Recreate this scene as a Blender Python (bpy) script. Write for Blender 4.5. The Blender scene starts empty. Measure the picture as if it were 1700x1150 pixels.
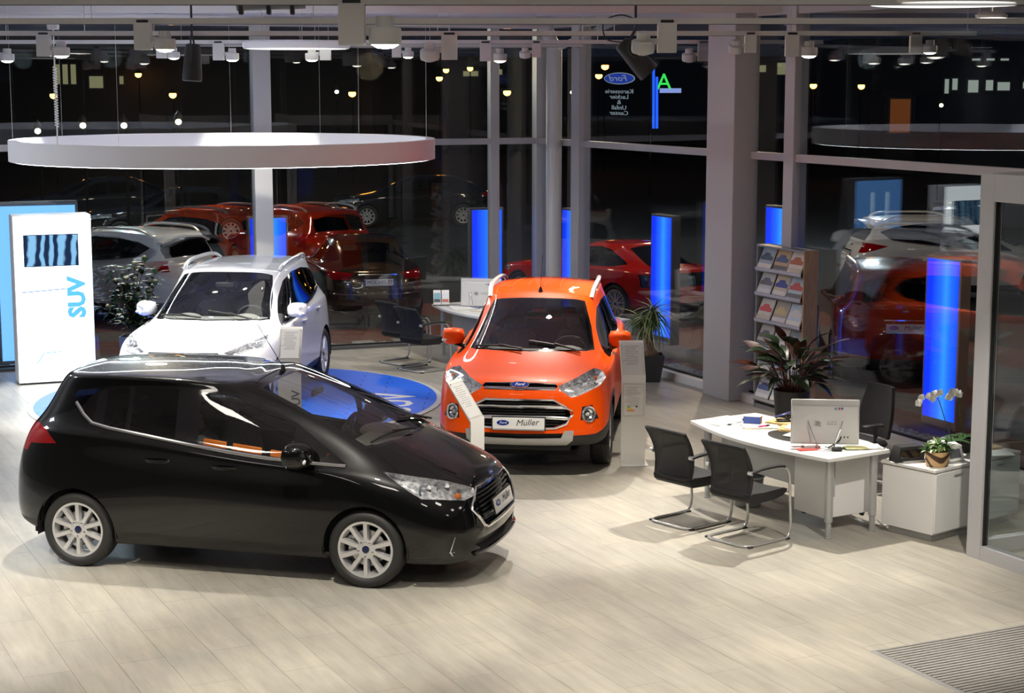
import bpy, bmesh, math, random
import numpy as np
from mathutils import Vector, Matrix
from mathutils.bvhtree import BVHTree
random.seed(7)
SC = bpy.context.scene
COL = SC.collection
PI = math.pi
# ------------------------------------------------------------------ camera, world, exposure
CAM_H, FPX, HORIZON = 3.94, 2900.0, 135.0
PITCH = math.atan((575 - HORIZON) / FPX)
cam_d = bpy.data.cameras.new('camera'); cam = bpy.data.objects.new('camera', cam_d); COL.objects.link(cam)
cam_d.sensor_width = 36.0; cam_d.lens = 36.0 * FPX / 1700.0; cam_d.clip_end = 600; cam_d.clip_start = .05
cam.location = (0, 0, CAM_H); cam.rotation_euler = (PI / 2 - PITCH, 0, 0)
SC.camera = cam
SC.view_settings.view_transform = 'Standard'; SC.view_settings.look = 'None'
SC.view_settings.gamma = 1.0; SC.view_settings.use_curve_mapping = False
SC.view_settings.exposure = 0.41
SC.cycles.max_bounces = 10; SC.cycles.transparent_max_bounces = 24; SC.cycles.glossy_bounces = 5
SC.cycles.diffuse_bounces = 4; SC.cycles.transmission_bounces = 6
SC.cycles.caustics_reflective = False; SC.cycles.caustics_refractive = False
SC.cycles.sample_clamp_indirect = 6.0
world = bpy.data.worlds.new('night_sky'); SC.world = world; world.use_nodes = True
bg = world.node_tree.nodes['Background']; bg.inputs[0].default_value = (.006, .008, .016, 1); bg.inputs[1].default_value = 0.6
# ------------------------------------------------------------------ fill of the hall: unseen area lamps added for ceiling rows beyond the frame
def area(name, loc, sx, sy, e, col=(1, .93, .82), rot=(0, 0, 0)):
    l = bpy.data.lights.new(name, 'AREA'); l.shape = 'RECTANGLE'; l.size = sx; l.size_y = sy; l.energy = e; l.color = col
    o = bpy.data.objects.new(name, l); o.location = loc; o.rotation_euler = rot; COL.objects.link(o); return o
WARM = (1, .935, .83); COOL = (.86, .92, 1.)
for i, (x, y, e) in enumerate(((-2.2, 8.6, 120), (2.2, 8.6, 120), (-5.5, 9, 80), (5.5, 9, 70), (0, 4.5, 90), (-6, 4.5, 70), (6, 4.5, 70), (-8.6, 15, 110), (-8.6, 19.5, 90), (7.0, 11.5, 60))):
    area('hall_fill', (x, y, 4.6), .9, .9, e * (.30 if x > -8 else .9), WARM if x > -8 else COOL)
def spot(loc, aim, e, ang=62, blend=.55, r=.05, col=WARM):
    l = bpy.data.lights.new('spot', 'SPOT'); l.energy = e; l.spot_size = math.radians(ang); l.spot_blend = blend; l.shadow_soft_size = r; l.color = col
    o = bpy.data.objects.new('spot', l); o.location = loc; o.rotation_euler = (Vector(aim) - Vector(loc)).to_track_quat('-Z', 'Y').to_euler(); COL.objects.link(o); return o
for p, a, e in (((-1.6, 11.4, 4.25), (-2.0, 12.6, 0), 420), ((1.5, 11.2, 4.25), (1.6, 12.2, 0), 420), ((-4.6, 11.0, 4.25), (-4.8, 12.4, 0), 420), ((3.4, 11.4, 4.25), (3.2, 13.2, 0), 330), ((-3.6, 15.2, 4.2), (-3.4, 14.6, 0), 330), ((.9, 15.0, 4.2), (.4, 15.6, .6), 360), ((-6.3, 13.6, 4.2), (-5.6, 15, 0), 360), ((0, 9.0, 4.25), (0, 10.6, 0), 330), ((2.5, 16.4, 4.2), (2.45, 15.5, 0), 560), ((.4, 20.4, 4.2), (.1, 18.4, .8), 420), ((.8, 22.4, 4.2), (-.3, 23.8, 0), 260), ((-2.4, 19.9, 4.2), (-3.3, 19.7, .6), 520), ((-4.8, 20.1, 4.2), (-4.0, 20.4, .6), 520), ((-3.4, 22.6, 4.2), (-3.4, 23.7, 2.9), 160), ((1.6, 19.4, 4.2), (1.9, 19.2, 0), 260), ((-5.6, 21.3, 4.2), (-6.0, 21.6, .0), 520)):
    spot(p, a, e * 1.3, col=WARM if p[0] > -5.5 else COOL)
# ------------------------------------------------------------------ materials
MATS = {}
def mat(name, col=(.8, .8, .8), rough=.5, metal=0., coat=0., emit=None, es=0., spec=.5, sheen=0.):
    if name in MATS: return MATS[name]
    m = bpy.data.materials.new(name); m.use_nodes = True
    b = m.node_tree.nodes['Principled BSDF']
    b.inputs['Base Color'].default_value = (*col, 1); b.inputs['Roughness'].default_value = rough
    b.inputs['Metallic'].default_value = metal; b.inputs['Coat Weight'].default_value = coat
    b.inputs['Coat Roughness'].default_value = .03; b.inputs['Specular IOR Level'].default_value = spec
    if emit: b.inputs['Emission Color'].default_value = (*emit, 1); b.inputs['Emission Strength'].default_value = es
    MATS[name] = m; return m
def nodes(m): return m.node_tree.nodes, m.node_tree.links
def noise_mat(name, c1, c2, scale=8, rough=.5, bump=0., detail=4, stretch=None, metal=0., coat=0.):
    if name in MATS: return MATS[name]
    m = mat(name, c1, rough, metal, coat); N, L = nodes(m); b = N['Principled BSDF']
    tc = N.new('ShaderNodeTexCoord'); mp = N.new('ShaderNodeMapping'); nz = N.new('ShaderNodeTexNoise'); rp = N.new('ShaderNodeValToRGB')
    if stretch: mp.inputs['Scale'].default_value = stretch
    nz.inputs['Scale'].default_value = scale; nz.inputs['Detail'].default_value = detail
    rp.color_ramp.elements[0].position = .35; rp.color_ramp.elements[1].position = .65
    rp.color_ramp.elements[0].color = (*c1, 1); rp.color_ramp.elements[1].color = (*c2, 1)
    L.new(tc.outputs['Object'], mp.inputs[0]); L.new(mp.outputs[0], nz.inputs['Vector']); L.new(nz.outputs['Fac'], rp.inputs[0]); L.new(rp.outputs[0], b.inputs['Base Color'])
    if bump:
        bp = N.new('ShaderNodeBump'); bp.inputs['Strength'].default_value = bump; bp.inputs['Distance'].default_value = .01
        L.new(nz.outputs['Fac'], bp.inputs['Height']); L.new(bp.outputs[0], b.inputs['Normal'])
    return m
def emit_mat(name, col, s):
    if name in MATS: return MATS[name]
    m = bpy.data.materials.new(name); m.use_nodes = True; N, L = nodes(m); N.clear()
    e = N.new('ShaderNodeEmission'); o = N.new('ShaderNodeOutputMaterial'); e.inputs[0].default_value = (*col, 1); e.inputs[1].default_value = s
    L.new(e.outputs[0], o.inputs[0]); MATS[name] = m; return m
def glass_mat(name, tint=(1, 1, 1), f0=.04, rough=0.):
    """thin glass: clear transmission plus a Schlick mirror reflection on each face"""
    if name in MATS: return MATS[name]
    m = bpy.data.materials.new(name); m.use_nodes = True; N, L = nodes(m); N.clear()
    o = N.new('ShaderNodeOutputMaterial'); mx = N.new('ShaderNodeMixShader'); t = N.new('ShaderNodeBsdfTransparent'); g = N.new('ShaderNodeBsdfGlossy')
    lw = N.new('ShaderNodeLayerWeight'); lw.inputs['Blend'].default_value = .5
    pw = N.new('ShaderNodeMath'); pw.operation = 'POWER'; pw.inputs[1].default_value = 5
    ml = N.new('ShaderNodeMath'); ml.operation = 'MULTIPLY_ADD'; ml.inputs[1].default_value = 1 - f0; ml.inputs[2].default_value = f0
    t.inputs[0].default_value = (*tint, 1); g.inputs['Roughness'].default_value = rough; g.inputs[0].default_value = (1, 1, 1, 1)
    L.new(lw.outputs['Facing'], pw.inputs[0]); L.new(pw.outputs[0], ml.inputs[0]); L.new(ml.outputs[0], mx.inputs[0])
    L.new(t.outputs[0], mx.inputs[1]); L.new(g.outputs[0], mx.inputs[2]); L.new(mx.outputs[0], o.inputs[0]); MATS[name] = m; return m
# ------------------------------------------------------------------ objects
def link(name, me, m=None, parent=None):
    o = bpy.data.objects.new(name, me); COL.objects.link(o)
    if m is not None and me is not None and not me.materials: me.materials.append(m)
    if parent is not None: o.parent = parent
    return o
def tag(o, label=None, cat=None, group=None, kind=None):
    if label: o['label'] = label
    if cat: o['category'] = cat
    if group: o['group'] = group
    if kind: o['kind'] = kind
    return o
def thing(name, label, cat, loc=(0, 0, 0), rz=0., group=None):
    o = bpy.data.objects.new(name, None); COL.objects.link(o); o.location = loc; o.rotation_euler = (0, 0, rz); o.empty_display_size = .1
    return tag(o, label, cat, group)
def children(o): return [c for c in bpy.data.objects if c.parent == o]
def copy_tree(o, parent=None):
    c = o.copy(); COL.objects.link(c)
    if parent is not None: c.parent = parent
    for ch in children(o): copy_tree(ch, c)
    return c
def from_bm(name, bm, m, parent=None, smooth=False, angle=None):
    me = bpy.data.meshes.new(name); bm.normal_update(); bm.to_mesh(me); bm.free()
    if smooth or angle: me.polygons.foreach_set('use_smooth', [True] * len(me.polygons))
    if angle: me.set_sharp_from_angle(angle=math.radians(angle))
    return link(name, me, m, parent)
class MB:
    """collects simple shapes into one mesh"""
    def __init__(s): s.v = []; s.f = []; s.sm = []
    def add(s, vs, fs, smooth=False):
        n = len(s.v); s.v += [tuple(v) for v in vs]; s.f += [tuple(i + n for i in f) for f in fs]; s.sm += [smooth] * len(fs); return s
    def box(s, c, d, M=None, bevel=0.):
        x, y, z = d[0] / 2, d[1] / 2, d[2] / 2
        if bevel:
            b = min(bevel, x * .98, y * .98, z * .98); P = []
            for sx in (-1, 1):
                for sy in (-1, 1):
                    for sz in (-1, 1):
                        P += [(sx * x, sy * (y - b), sz * (z - b)), (sx * (x - b), sy * y, sz * (z - b)), (sx * (x - b), sy * (y - b), sz * z)]
            bm = bmesh.new(); vs = [bm.verts.new(p) for p in P]; r = bmesh.ops.convex_hull(bm, input=vs)
            bmesh.ops.dissolve_limit(bm, angle_limit=.01, verts=bm.verts[:], edges=bm.edges[:]); bmesh.ops.recalc_face_normals(bm, faces=bm.faces[:])
            bm.verts.index_update(); vv = [v.co.copy() for v in bm.verts]; ff = [[v.index for v in f.verts] for f in bm.faces]; bm.free()
        else:
            vv = [Vector((a * x, b * y, e * z)) for a in (-1, 1) for b in (-1, 1) for e in (-1, 1)]
            ff = [(0, 1, 3, 2), (4, 6, 7, 5), (0, 4, 5, 1), (2, 3, 7, 6), (0, 2, 6, 4), (1, 5, 7, 3)]
        if M is not None: vv = [M @ v for v in vv]
        c = Vector(c); return s.add([v + c for v in vv], ff)
    def tube(s, pts, r, n=8, closed=False, cap=True, flat=None):
        pts = [Vector(p) for p in pts]; k = len(pts); R = r if isinstance(r, (list, tuple)) else [r] * k
        vs = []; up = None
        for i, p in enumerate(pts):
            if closed: d = pts[(i + 1) % k] - pts[i - 1]
            else: d = pts[min(i + 1, k - 1)] - pts[max(i - 1, 0)]
            d.normalize()
            if up is None: up = Vector((0, 0, 1)) if abs(d.z) < .9 else Vector((1, 0, 0))
            a = d.cross(up)
            if a.length < 1e-5: a = d.cross(Vector((0, 1, 0)))
            a.normalize(); b = a.cross(d).normalized(); up = b
            for j in range(n):
                t = 2 * PI * (j + .5) / n; ca, cb = math.cos(t), math.sin(t)
                if flat: cb *= flat
                vs.append(p + (a * ca + b * cb) * R[i])
        fs = []
        for i in range(k if closed else k - 1):
            for j in range(n):
                a0 = i * n + j; a1 = i * n + (j + 1) % n; i2 = (i + 1) % k
                fs.append((a0, a1, i2 * n + (j + 1) % n, i2 * n + j))
        if cap and not closed: fs += [tuple(range(n))[::-1], tuple((k - 1) * n + j for j in range(n))]
        return s.add(vs, fs, True)
    def lathe(s, prof, n=24, M=None, smooth=True, cap=True, a0=0., a1=None):
        """prof: list of (r, z) revolved about local z"""
        full = a1 is None; m = n if full else n + 1; a1 = a0 + 2 * PI if full else a1; vs = []
        for r, z in prof:
            for j in range(m):
                t = a0 + (a1 - a0) * j / n; v = Vector((r * math.cos(t), r * math.sin(t), z)); vs.append(M @ v if M is not None else v)
        fs = []
        for i in range(len(prof) - 1):
            for j in range(n if full else n):
                j2 = (j + 1) % m if full else j + 1
                fs.append((i * m + j, i * m + j2, (i + 1) * m + j2, (i + 1) * m + j))
        if cap and full:
            if prof[0][0] > 1e-5: fs.append(tuple(range(m))[::-1])
            if prof[-1][0] > 1e-5: fs.append(tuple((len(prof) - 1) * m + j for j in range(m)))
        return s.add(vs, fs, smooth)
    def sphere(s, c, r, n=12, sc=(1, 1, 1)):
        M = Matrix.Translation(Vector(c)) @ Matrix.Diagonal((*sc, 1))
        k = max(4, n // 2); return s.lathe([(r * math.sin(PI * i / k) + 1e-6, -r * math.cos(PI * i / k)) for i in range(k + 1)], n, M)
    def prism(s, poly, z0, z1, M=None):
        """poly: list of (x, y)"""
        n = len(poly); vs = [Vector((x, y, z0)) for x, y in poly] + [Vector((x, y, z1)) for x, y in poly]
        if M is not None: vs = [M @ v for v in vs]
        fs = [tuple(range(n))[::-1], tuple(range(n, 2 * n))] + [(i, (i + 1) % n, n + (i + 1) % n, n + i) for i in range(n)]
        return s.add(vs, fs)
    def xf(s, M): s.v = [tuple(M @ Vector(v)) for v in s.v]; return s
    def mesh(s, name):
        me = bpy.data.meshes.new(name); me.from_pydata(s.v, [], s.f); me.polygons.foreach_set('use_smooth', s.sm)
        bm = bmesh.new(); bm.from_mesh(me); bmesh.ops.recalc_face_normals(bm, faces=bm.faces[:]); bm.to_mesh(me); bm.free()
        me.set_sharp_from_angle(angle=math.radians(40)); return me
    def build(s, name, m, parent=None, loc=None, rz=0.):
        o = link(name, s.mesh(name), m, parent)
        if loc is not None: o.location = loc; o.rotation_euler = (0, 0, rz)
        return o
def TR(x, y, z, rx=0, ry=0, rz=0):
    return Matrix.Translation((x, y, z)) @ Matrix.Rotation(rz, 4, 'Z') @ Matrix.Rotation(ry, 4, 'Y') @ Matrix.Rotation(rx, 4, 'X')
def frame(o, ex, ey):
    ex = Vector(ex).normalized(); ez = ex.cross(Vector(ey)).normalized(); ey = ez.cross(ex)
    return Matrix(((ex.x, ey.x, ez.x, o[0]), (ex.y, ey.y, ez.y, o[1]), (ex.z, ey.z, ez.z, o[2]), (0, 0, 0, 1)))
def text_mb(body, size, M, depth=.002, shear=0., align='CENTER', bold=0., spacing=1.):
    cu = bpy.data.curves.new('t', 'FONT'); cu.body = body; cu.size = size; cu.extrude = depth; cu.shear = shear; cu.align_x = align; cu.align_y = 'CENTER'
    cu.offset = bold; cu.space_character = spacing; cu.resolution_u = 2
    o = bpy.data.objects.new('t', cu); COL.objects.link(o); bpy.context.view_layer.update()
    me = bpy.data.meshes.new_from_object(o.evaluated_get(bpy.context.evaluated_depsgraph_get()))
    mb = MB(); mb.add([M @ v.co for v in me.vertices], [tuple(p.vertices) for p in me.polygons])
    bpy.data.objects.remove(o); bpy.data.curves.remove(cu); bpy.data.meshes.remove(me); return mb
def catmull(pts, n=6, closed=False):
    P = [Vector(p) for p in pts]; k = len(P); out = []
    for i in range(k if closed else k - 1):
        if closed: a, b, c, d = P[i - 1], P[i], P[(i + 1) % k], P[(i + 2) % k]
        else: a, b, c, d = P[max(i - 1, 0)], P[i], P[i + 1], P[min(i + 2, k - 1)]
        for j in range(n):
            t = j / n; out.append(.5 * ((2 * b) + (c - a) * t + (2 * a - 5 * b + 4 * c - d) * t * t + (3 * b - a - 3 * c + d) * t ** 3))
    if not closed: out.append(P[-1])
    return out
# ---- shared car pieces
CHROME = mat('chrome', (.85, .86, .88), .12, 1.); SILVER = mat('alloy_silver', (.72, .72, .73), .3, .7); RUBBER = mat('tyre_rubber', (.018, .018, .018), .62)
BLACKP = mat('black_plastic', (.016, .016, .017), .5); GLOSSB = mat('gloss_black', (.006, .006, .007), .08, coat=.5); DARKIN = mat('dark_cabin', (.022, .022, .024), .8)
GREYIN = mat('grey_cabin', (.22, .22, .205), .75); SEATM = noise_mat('seat_cloth', (.05, .05, .052), (.09, .09, .09), 60, .9); WHITEP = mat('plate_white', (.78, .78, .76), .35)
CAPB = mat('cap_blue', (.008, .014, .06), .3); BLUEL = mat('emblem_blue', (.005, .03, .26), .25, coat=.6); INK = mat('black_ink', (.01, .01, .012), .6); LINER = mat('arch_liner', (.008, .008, .008), .9)
SCREEN = glass_mat('windscreen_glass', (.82, .85, .83), .085); TINT = glass_mat('tinted_glass', (.45, .48, .47), .06); PRIV = glass_mat('privacy_glass', (.10, .11, .115), .055); LENS = glass_mat('lamp_lens', (.95, .96, .97), .05)
REDL = mat('red_lens', (.32, .004, .006), .08, coat=.8); AMBER = mat('amber_lens', (.7, .16, .01), .2, coat=.5); REFL = noise_mat('lamp_reflector', (.30, .31, .33), (.95, .95, .96), 28, .22, .4, 5, None, .45); LAMPW = mat('lamp_white', (.75, .77, .78), .2, .2)
# ------------------------------------------------------------------ setting
def struct(o): o['kind'] = 'structure'; return o
FA, FB, FC = Vector((-9.05, 22.82, 0)), Vector((-3.62, 25.40, 0)), Vector((.42, 26.85, 0))
VR = Vector((.434, -.901, 0)).normalized(); UR = Vector((.901, .434, 0)).normalized()      # along the right facade, and outwards
FD = FC + VR * 14.5
ALU = mat('grey_aluminium', (.52, .52, .54), .45, .1); ALUD = mat('dark_aluminium', (.10, .10, .105), .5, .3); WALL = mat('wall_paint', (.20, .195, .19), .8); CEIL = mat('ceiling_paint', (.84, .82, .92), .85)
WHITE = mat('white_lacquer', (.78, .78, .77), .4); STEEL = mat('white_steel', (.58, .58, .57), .45)
PANE = glass_mat('facade_glass', (.90, .93, .93), .055)
# floor planks laid along the right facade
fm = mat('floor_plank', (.5, .46, .38), .42); N, L = nodes(fm); b = N['Principled BSDF']
geo = N.new('ShaderNodeNewGeometry'); mp = N.new('ShaderNodeMapping'); mp.inputs['Rotation'].default_value = (0, 0, math.radians(64.3)); mp.vector_type = 'POINT'
mp2 = N.new('ShaderNodeMapping'); mp2.inputs['Scale'].default_value = (1.0, 7, 1); n1 = N.new('ShaderNodeTexNoise'); n1.inputs['Scale'].default_value = 1.6; n1.inputs['Detail'].default_value = 8; n1.inputs['Roughness'].default_value = .65
n2 = N.new('ShaderNodeTexNoise'); n2.inputs['Scale'].default_value = 1.5; n2.inputs['Detail'].default_value = 5
r1 = N.new('ShaderNodeValToRGB'); r1.color_ramp.elements[0].position = .30; r1.color_ramp.elements[0].color = (.32, .30, .255, 1); r1.color_ramp.elements[1].position = .72; r1.color_ramp.elements[1].color = (.46, .43, .365, 1)
mx = N.new('ShaderNodeMix'); mx.data_type = 'RGBA'; mx.blend_type = 'MULTIPLY'; mx.inputs[0].default_value = .55
r2 = N.new('ShaderNodeValToRGB'); r2.color_ramp.elements[0].position = .35; r2.color_ramp.elements[0].color = (.74, .76, .78, 1); r2.color_ramp.elements[1].position = .65; r2.color_ramp.elements[1].color = (1, .98, .94, 1)
wn = N.new('ShaderNodeTexWhiteNoise'); wn.noise_dimensions = '3D'; sn = N.new('ShaderNodeVectorMath'); sn.operation = 'SNAP'; sn.inputs[1].default_value = (1.28, .32, 10)
hs = N.new('ShaderNodeHueSaturation'); mr = N.new('ShaderNodeMapRange'); mr.inputs['To Min'].default_value = .965; mr.inputs['To Max'].default_value = 1.03
L.new(geo.outputs['Position'], mp.inputs[0]); L.new(mp.outputs[0], mp2.inputs[0]); L.new(mp2.outputs[0], n1.inputs['Vector']); L.new(mp.outputs[0], n2.inputs['Vector'])
L.new(n1.outputs['Fac'], r1.inputs[0]); L.new(n2.outputs['Fac'], r2.inputs[0]); L.new(r1.outputs[0], mx.inputs[6]); L.new(r2.outputs[0], mx.inputs[7]); L.new(mp.outputs[0], sn.inputs[0]); L.new(sn.outputs[0], wn.inputs['Vector'])
L.new(wn.outputs['Value'], mr.inputs[0]); L.new(mr.outputs[0], hs.inputs['Value']); L.new(mx.outputs[2], hs.inputs['Color']); L.new(hs.outputs[0], b.inputs['Base Color'])
fl = MB(); fl.prism([(-10, -6), (10, -6), (10, 6)] + [(p.x, p.y) for p in (FD + UR * .1, FC + UR * .1, FB + Vector((-.2, .2, 0)), FA + Vector((-.2, .2, 0)))] + [(-10, 22.4)], -.2, -.012)
floor = struct(fl.build('floor', mat('floor_bed', (.42, .40, .35), .8)))
def inside(p, m=0.):
    def left_of(a, b): d = (b - a).normalized(); return d.x * (p.y - a.y) - d.y * (p.x - a.x)
    return left_of(FA, FB) < -m and left_of(FB, FC) < -m and left_of(FC, FD) < -m
PLW, PLL = .32, 1.28
plank_me = MB().box((0, 0, -.006), (PLL - .002, PLW - .002, .012)).mesh('floor_plank'); cands = []
ang = math.atan2(VR.y, VR.x)
for j in range(-70, 90):
    for i in range(-26, 16):
        l = Vector(((i + .5 + (.5 if j % 2 else 0)) * PLL, (j + .5) * PLW, 0)); p = VR * l.x + UR * l.y
        if not (8.2 < p.y < 27.5): continue
        d = p.y
        if abs(p.x) > d * .30 + .6 or not inside(p, -.2): continue
        cands.append((p.y, p))
cands.sort(key=lambda t: t[0]); far = MB()
for k, (d, p) in enumerate(cands):
    if k < 300:
        o = link('floor_plank', plank_me, fm, floor); o.location = p; o.rotation_euler = (0, 0, ang)
    else:
        far.box((p.x, p.y, -.006), (PLL - .002, PLW - .002, .012), Matrix.Rotation(ang, 4, 'Z'))
o = far.build('floor_planks', fm, floor); o['kind'] = 'stuff'
# planks outside the view: one plain bed of the same colour
rest = MB()
rest.prism([(-10, -6), (10, -6), (10, 6)] + [(p.x, p.y) for p in (FD + UR * .1, FC + UR * .1, FB + Vector((-.2, .2, 0)), FA + Vector((-.2, .2, 0)))] + [(-10, 22.4)], -.0115, -.003); o = rest.build('floor_margin', fm, floor); o['kind'] = 'stuff'
# ceiling, back and side walls
cl = MB(); cl.prism([(-10, -6), (10, -6), (10.5, 6), (FD.x + .4, FD.y), (FC.x + .4, FC.y + .5), (FB.x, FB.y + .6), (FA.x, FA.y + .6), (-10, 22.9)], 4.86, 5.05); struct(cl.build('ceiling', CEIL))
w = MB(); w.box((0, -6.1, 2.4), (20.4, .2, 5)); struct(w.build('wall_back', WALL)); w = MB(); w.box((-10.1, 8.2, 2.4), (.2, 28.6, 5)); struct(w.build('wall_left', WALL)); w = MB(); w.box((10.1, 3.4, 2.4), (.2, 19, 5)); struct(w.build('wall_right', WALL))
# facade: posts, transoms, sills and panes
def seg_box(a, b, z0, z1, th, off=0.):
    d = (b - a); n = Vector((-d.y, d.x, 0)).normalized(); c = (a + b) / 2 + n * off; return Vector((c.x, c.y, (z0 + z1) / 2)), (d.length, th, z1 - z0), Matrix.Rotation(math.atan2(d.y, d.x), 4, 'Z')
HEAD = 4.72; TRZ = 3.03
def bay(n, a, b, sill, name='window'):
    root = struct(bpy.data.objects.new('%s_%d' % (name, n), None)); COL.objects.link(root)
    for nm, z0, z1 in (('lower_pane', sill, TRZ), ('upper_pane', TRZ + .06, HEAD)):
        MB().box(*seg_box(a, b, z0, z1, .024)).build(nm, PANE, root)
    MB().box(*seg_box(a, b, TRZ - .03, TRZ + .06, .09, -.02)).build('transom', ALU, root)
    MB().box(*seg_box(a, b, 0, sill, .16, -.06)).build('sill', WHITE if sill > .08 else ALUD, root)
    MB().box(*seg_box(a, b, sill, sill + .02, .05)).build('gasket', mat('gasket', (.01, .01, .01), .8), root)
    MB().box(*seg_box(a, b, HEAD, 4.88, .14)).build('head_rail', ALU, root)
    return root
def on_left(px):
    k = (px - 850) / 2900
    t = (k * 1.02 * FB.y - FB.x) / ((FC.x - FB.x) - k * 1.02 * (FC.y - FB.y)); return FB + (FC - FB) * t
LM = on_left(820)
def onr(s): return FC + VR * s
S1, S2, S3, S4 = 1.34, 5.60, 6.75, 11.2
bays = [(FA, FB, .04), (FB, LM, .04), (LM, FC, .04), (FC, onr(S1), .10), (onr(S1), onr(S2), .10), (onr(S2), onr(S3), .10), (onr(S3), onr(S4), .10), (onr(S4), FD, .10)]
for i, (a, b2, s) in enumerate(bays): bay(i + 1, a, b2, s)
def post(n, p, w, d, ang, m=ALU, z1=4.88):
    return struct(MB().box((p.x, p.y, z1 / 2), (w, d, z1), Matrix.Rotation(ang, 4, 'Z'), bevel=.006).build('trim_%d' % n, m))
al = math.atan2(FC.y - FB.y, FC.x - FB.x); ar = math.atan2(VR.y, VR.x)
post(1, FB, .26, .22, al, STEEL); post(2, LM, .14, .16, al); post(3, FC, .17, .2, al); post(4, onr(S1), .24, .2, ar); post(6, onr(S3), .2, .2, ar); post(7, onr(S4), .2, .2, ar)
c = onr(S2); struct(MB().box((c.x - UR.x * .14, c.y - UR.y * .14, 2.44), (.62, .36, 4.88), Matrix.Rotation(ar, 4, 'Z'), bevel=.008).build('trim_5', mat('column_paint', (.50, .50, .50), .5)))
# round steel column with its brace
col = MB(); col.lathe([(.115, 0), (.115, 4.40), (.10, 4.42)], 28, Matrix.Translation((.62, 26.0, 0)))
col.tube([(.62, 26.0, 4.40), (.42, 25.6, 4.88)], .10, 16); col.tube([(.62, 26.0, 4.40), (1.7, 24.9, 4.88)], .05, 10); struct(col.build('trim_8', mat('column_white', (.66, .66, .66), .4)))
# light hood beams below the ceiling
for k, (y, z, h) in enumerate(((9.4, 4.80, .12), (13.2, 4.80, .12), (17.1, 4.80, .12), (21, 4.80, .12))): struct(MB().box((0, y, z), (16, .10, h)).build('trim_%d' % (9 + k), STEEL))
struct(MB().tube([(-8, 20.5, 4.74), (.5, 24.6, 4.70)], .045, 10).build('trim_13', STEEL)); struct(MB().tube([(-1, 16, 4.72), (4.8, 17.6, 4.72)], .045, 10).build('trim_14', STEEL))
# vestibule of glass on the right
VP = Vector((3.86, 14.29, 0)); vd = VR; ud = UR
def framed(n, a, b2, h, st=.17):
    root = struct(bpy.data.objects.new('door_%d' % n, None)); COL.objects.link(root); d = (b2 - a).normalized(); A = Matrix.Rotation(math.atan2(d.y, d.x), 4, 'Z')
    for p in (a + d * st / 2, b2 - d * st / 2): MB().box((p.x, p.y, h / 2), (st, .09, h), A, bevel=.004).build('stile', ALU, root)
    MB().box(*seg_box(a, b2, h - .22, h, .088)).build('top_rail', ALU, root); MB().box(*seg_box(a, b2, 0, .12, .088)).build('bottom_rail', ALU, root)
    MB().box(*seg_box(a + d * st, b2 - d * st, .12, h - .22, .02)).build('pane', PANE, root)
    for z0, z1, q0, q1 in ((.12, h - .22, st, st + .012), (.12, h - .22, (b2 - a).length - st - .012, (b2 - a).length - st)): MB().box(*seg_box(a + d * q0, a + d * q1, z0, z1, .05)).build('gasket', mat('gasket', (.01, .01, .01), .8), root)
framed(1, VP, VP + vd * 2.4, 3.2); framed(2, VP + ud * .05, VP + ud * 2.3, 3.2, .10)
# entrance mat
mt = thing('entrance_mat', 'grey ribbed entrance mat with light metal edge set in the floor', 'mat', (0, 0, 0)); ma = Vector((2.52, 11.75, 0))
mm = noise_mat('mat_fibre', (.16, .155, .145), (.27, .26, .245), 220, .95, .3)
MB().box(*seg_box(ma - ud * .0 + VR * 1.5, ma + ud * 3.2 + VR * 1.5, 0, .006, 3.0)).build('carpet', mm, mt)
rb = MB()
for i in range(70): p = ma + VR * (.02 + i * .043); rb.box(*seg_box(p + ud * .02, p + ud * 3.2, .006, .012, .022))
o = rb.build('rib', noise_mat('mat_rib', (.20, .195, .18), (.31, .30, .28), 160, .95), mt); o['kind'] = 'stuff'
MB().box(*seg_box(ma, ma + VR * 3.0, 0, .011, .03)).build('edge_strip', SILVER, mt)
# ------------------------------------------------------------------ ring lamp, tracks, spotlights
RINGW = mat('ring_white', (.82, .81, .83), .5)
rg = thing('ring_lamp', 'huge white ring lamp hanging over the white car on thin wires', 'lamp', (-3.49, 21.4, 3.01))
MB().lathe([(2.44, .0), (2.55, .0), (2.55, .24), (2.44, .24), (2.44, .06)], 128, cap=False).build('ring_body', RINGW, rg)
MB().lathe([(2.44, .004), (2.44, .052)], 128, cap=False).build('inner_diffuser', emit_mat('ring_glow', (.90, .95, 1.), 17.), rg)
MB().lathe([(2.455, -.003), (2.535, -.003)], 128, cap=False).build('lower_diffuser', emit_mat('ring_glow', (.90, .95, 1.), 17.), rg)
for a in (3.35, 2.7, 1.7, .95, .25, 4.4, 5.3):
    MB().tube([(2.495 * math.cos(a), 2.495 * math.sin(a), .2), (2.495 * math.cos(a), 2.495 * math.sin(a), 1.84)], .002, 5).build('suspension_wire', SILVER, rg)
cb = []
a = 4.05; x0, y0 = 2.495 * math.cos(a), 2.495 * math.sin(a)
for i in range(260):
    t = i / 259; r = .018 if .32 < t < .82 else .002; cb.append((x0 + .0 + r * math.cos(i * 1.1), y0 + r * math.sin(i * 1.1), .2 + 1.30 * (1 - t)))
MB().tube(cb, .008, 5).build('spiral_cable', WHITE, rg); MB().box((x0, y0, 1.52), (.12, .08, .06), bevel=.01).build('cable_box', WHITE, rg)
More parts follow.
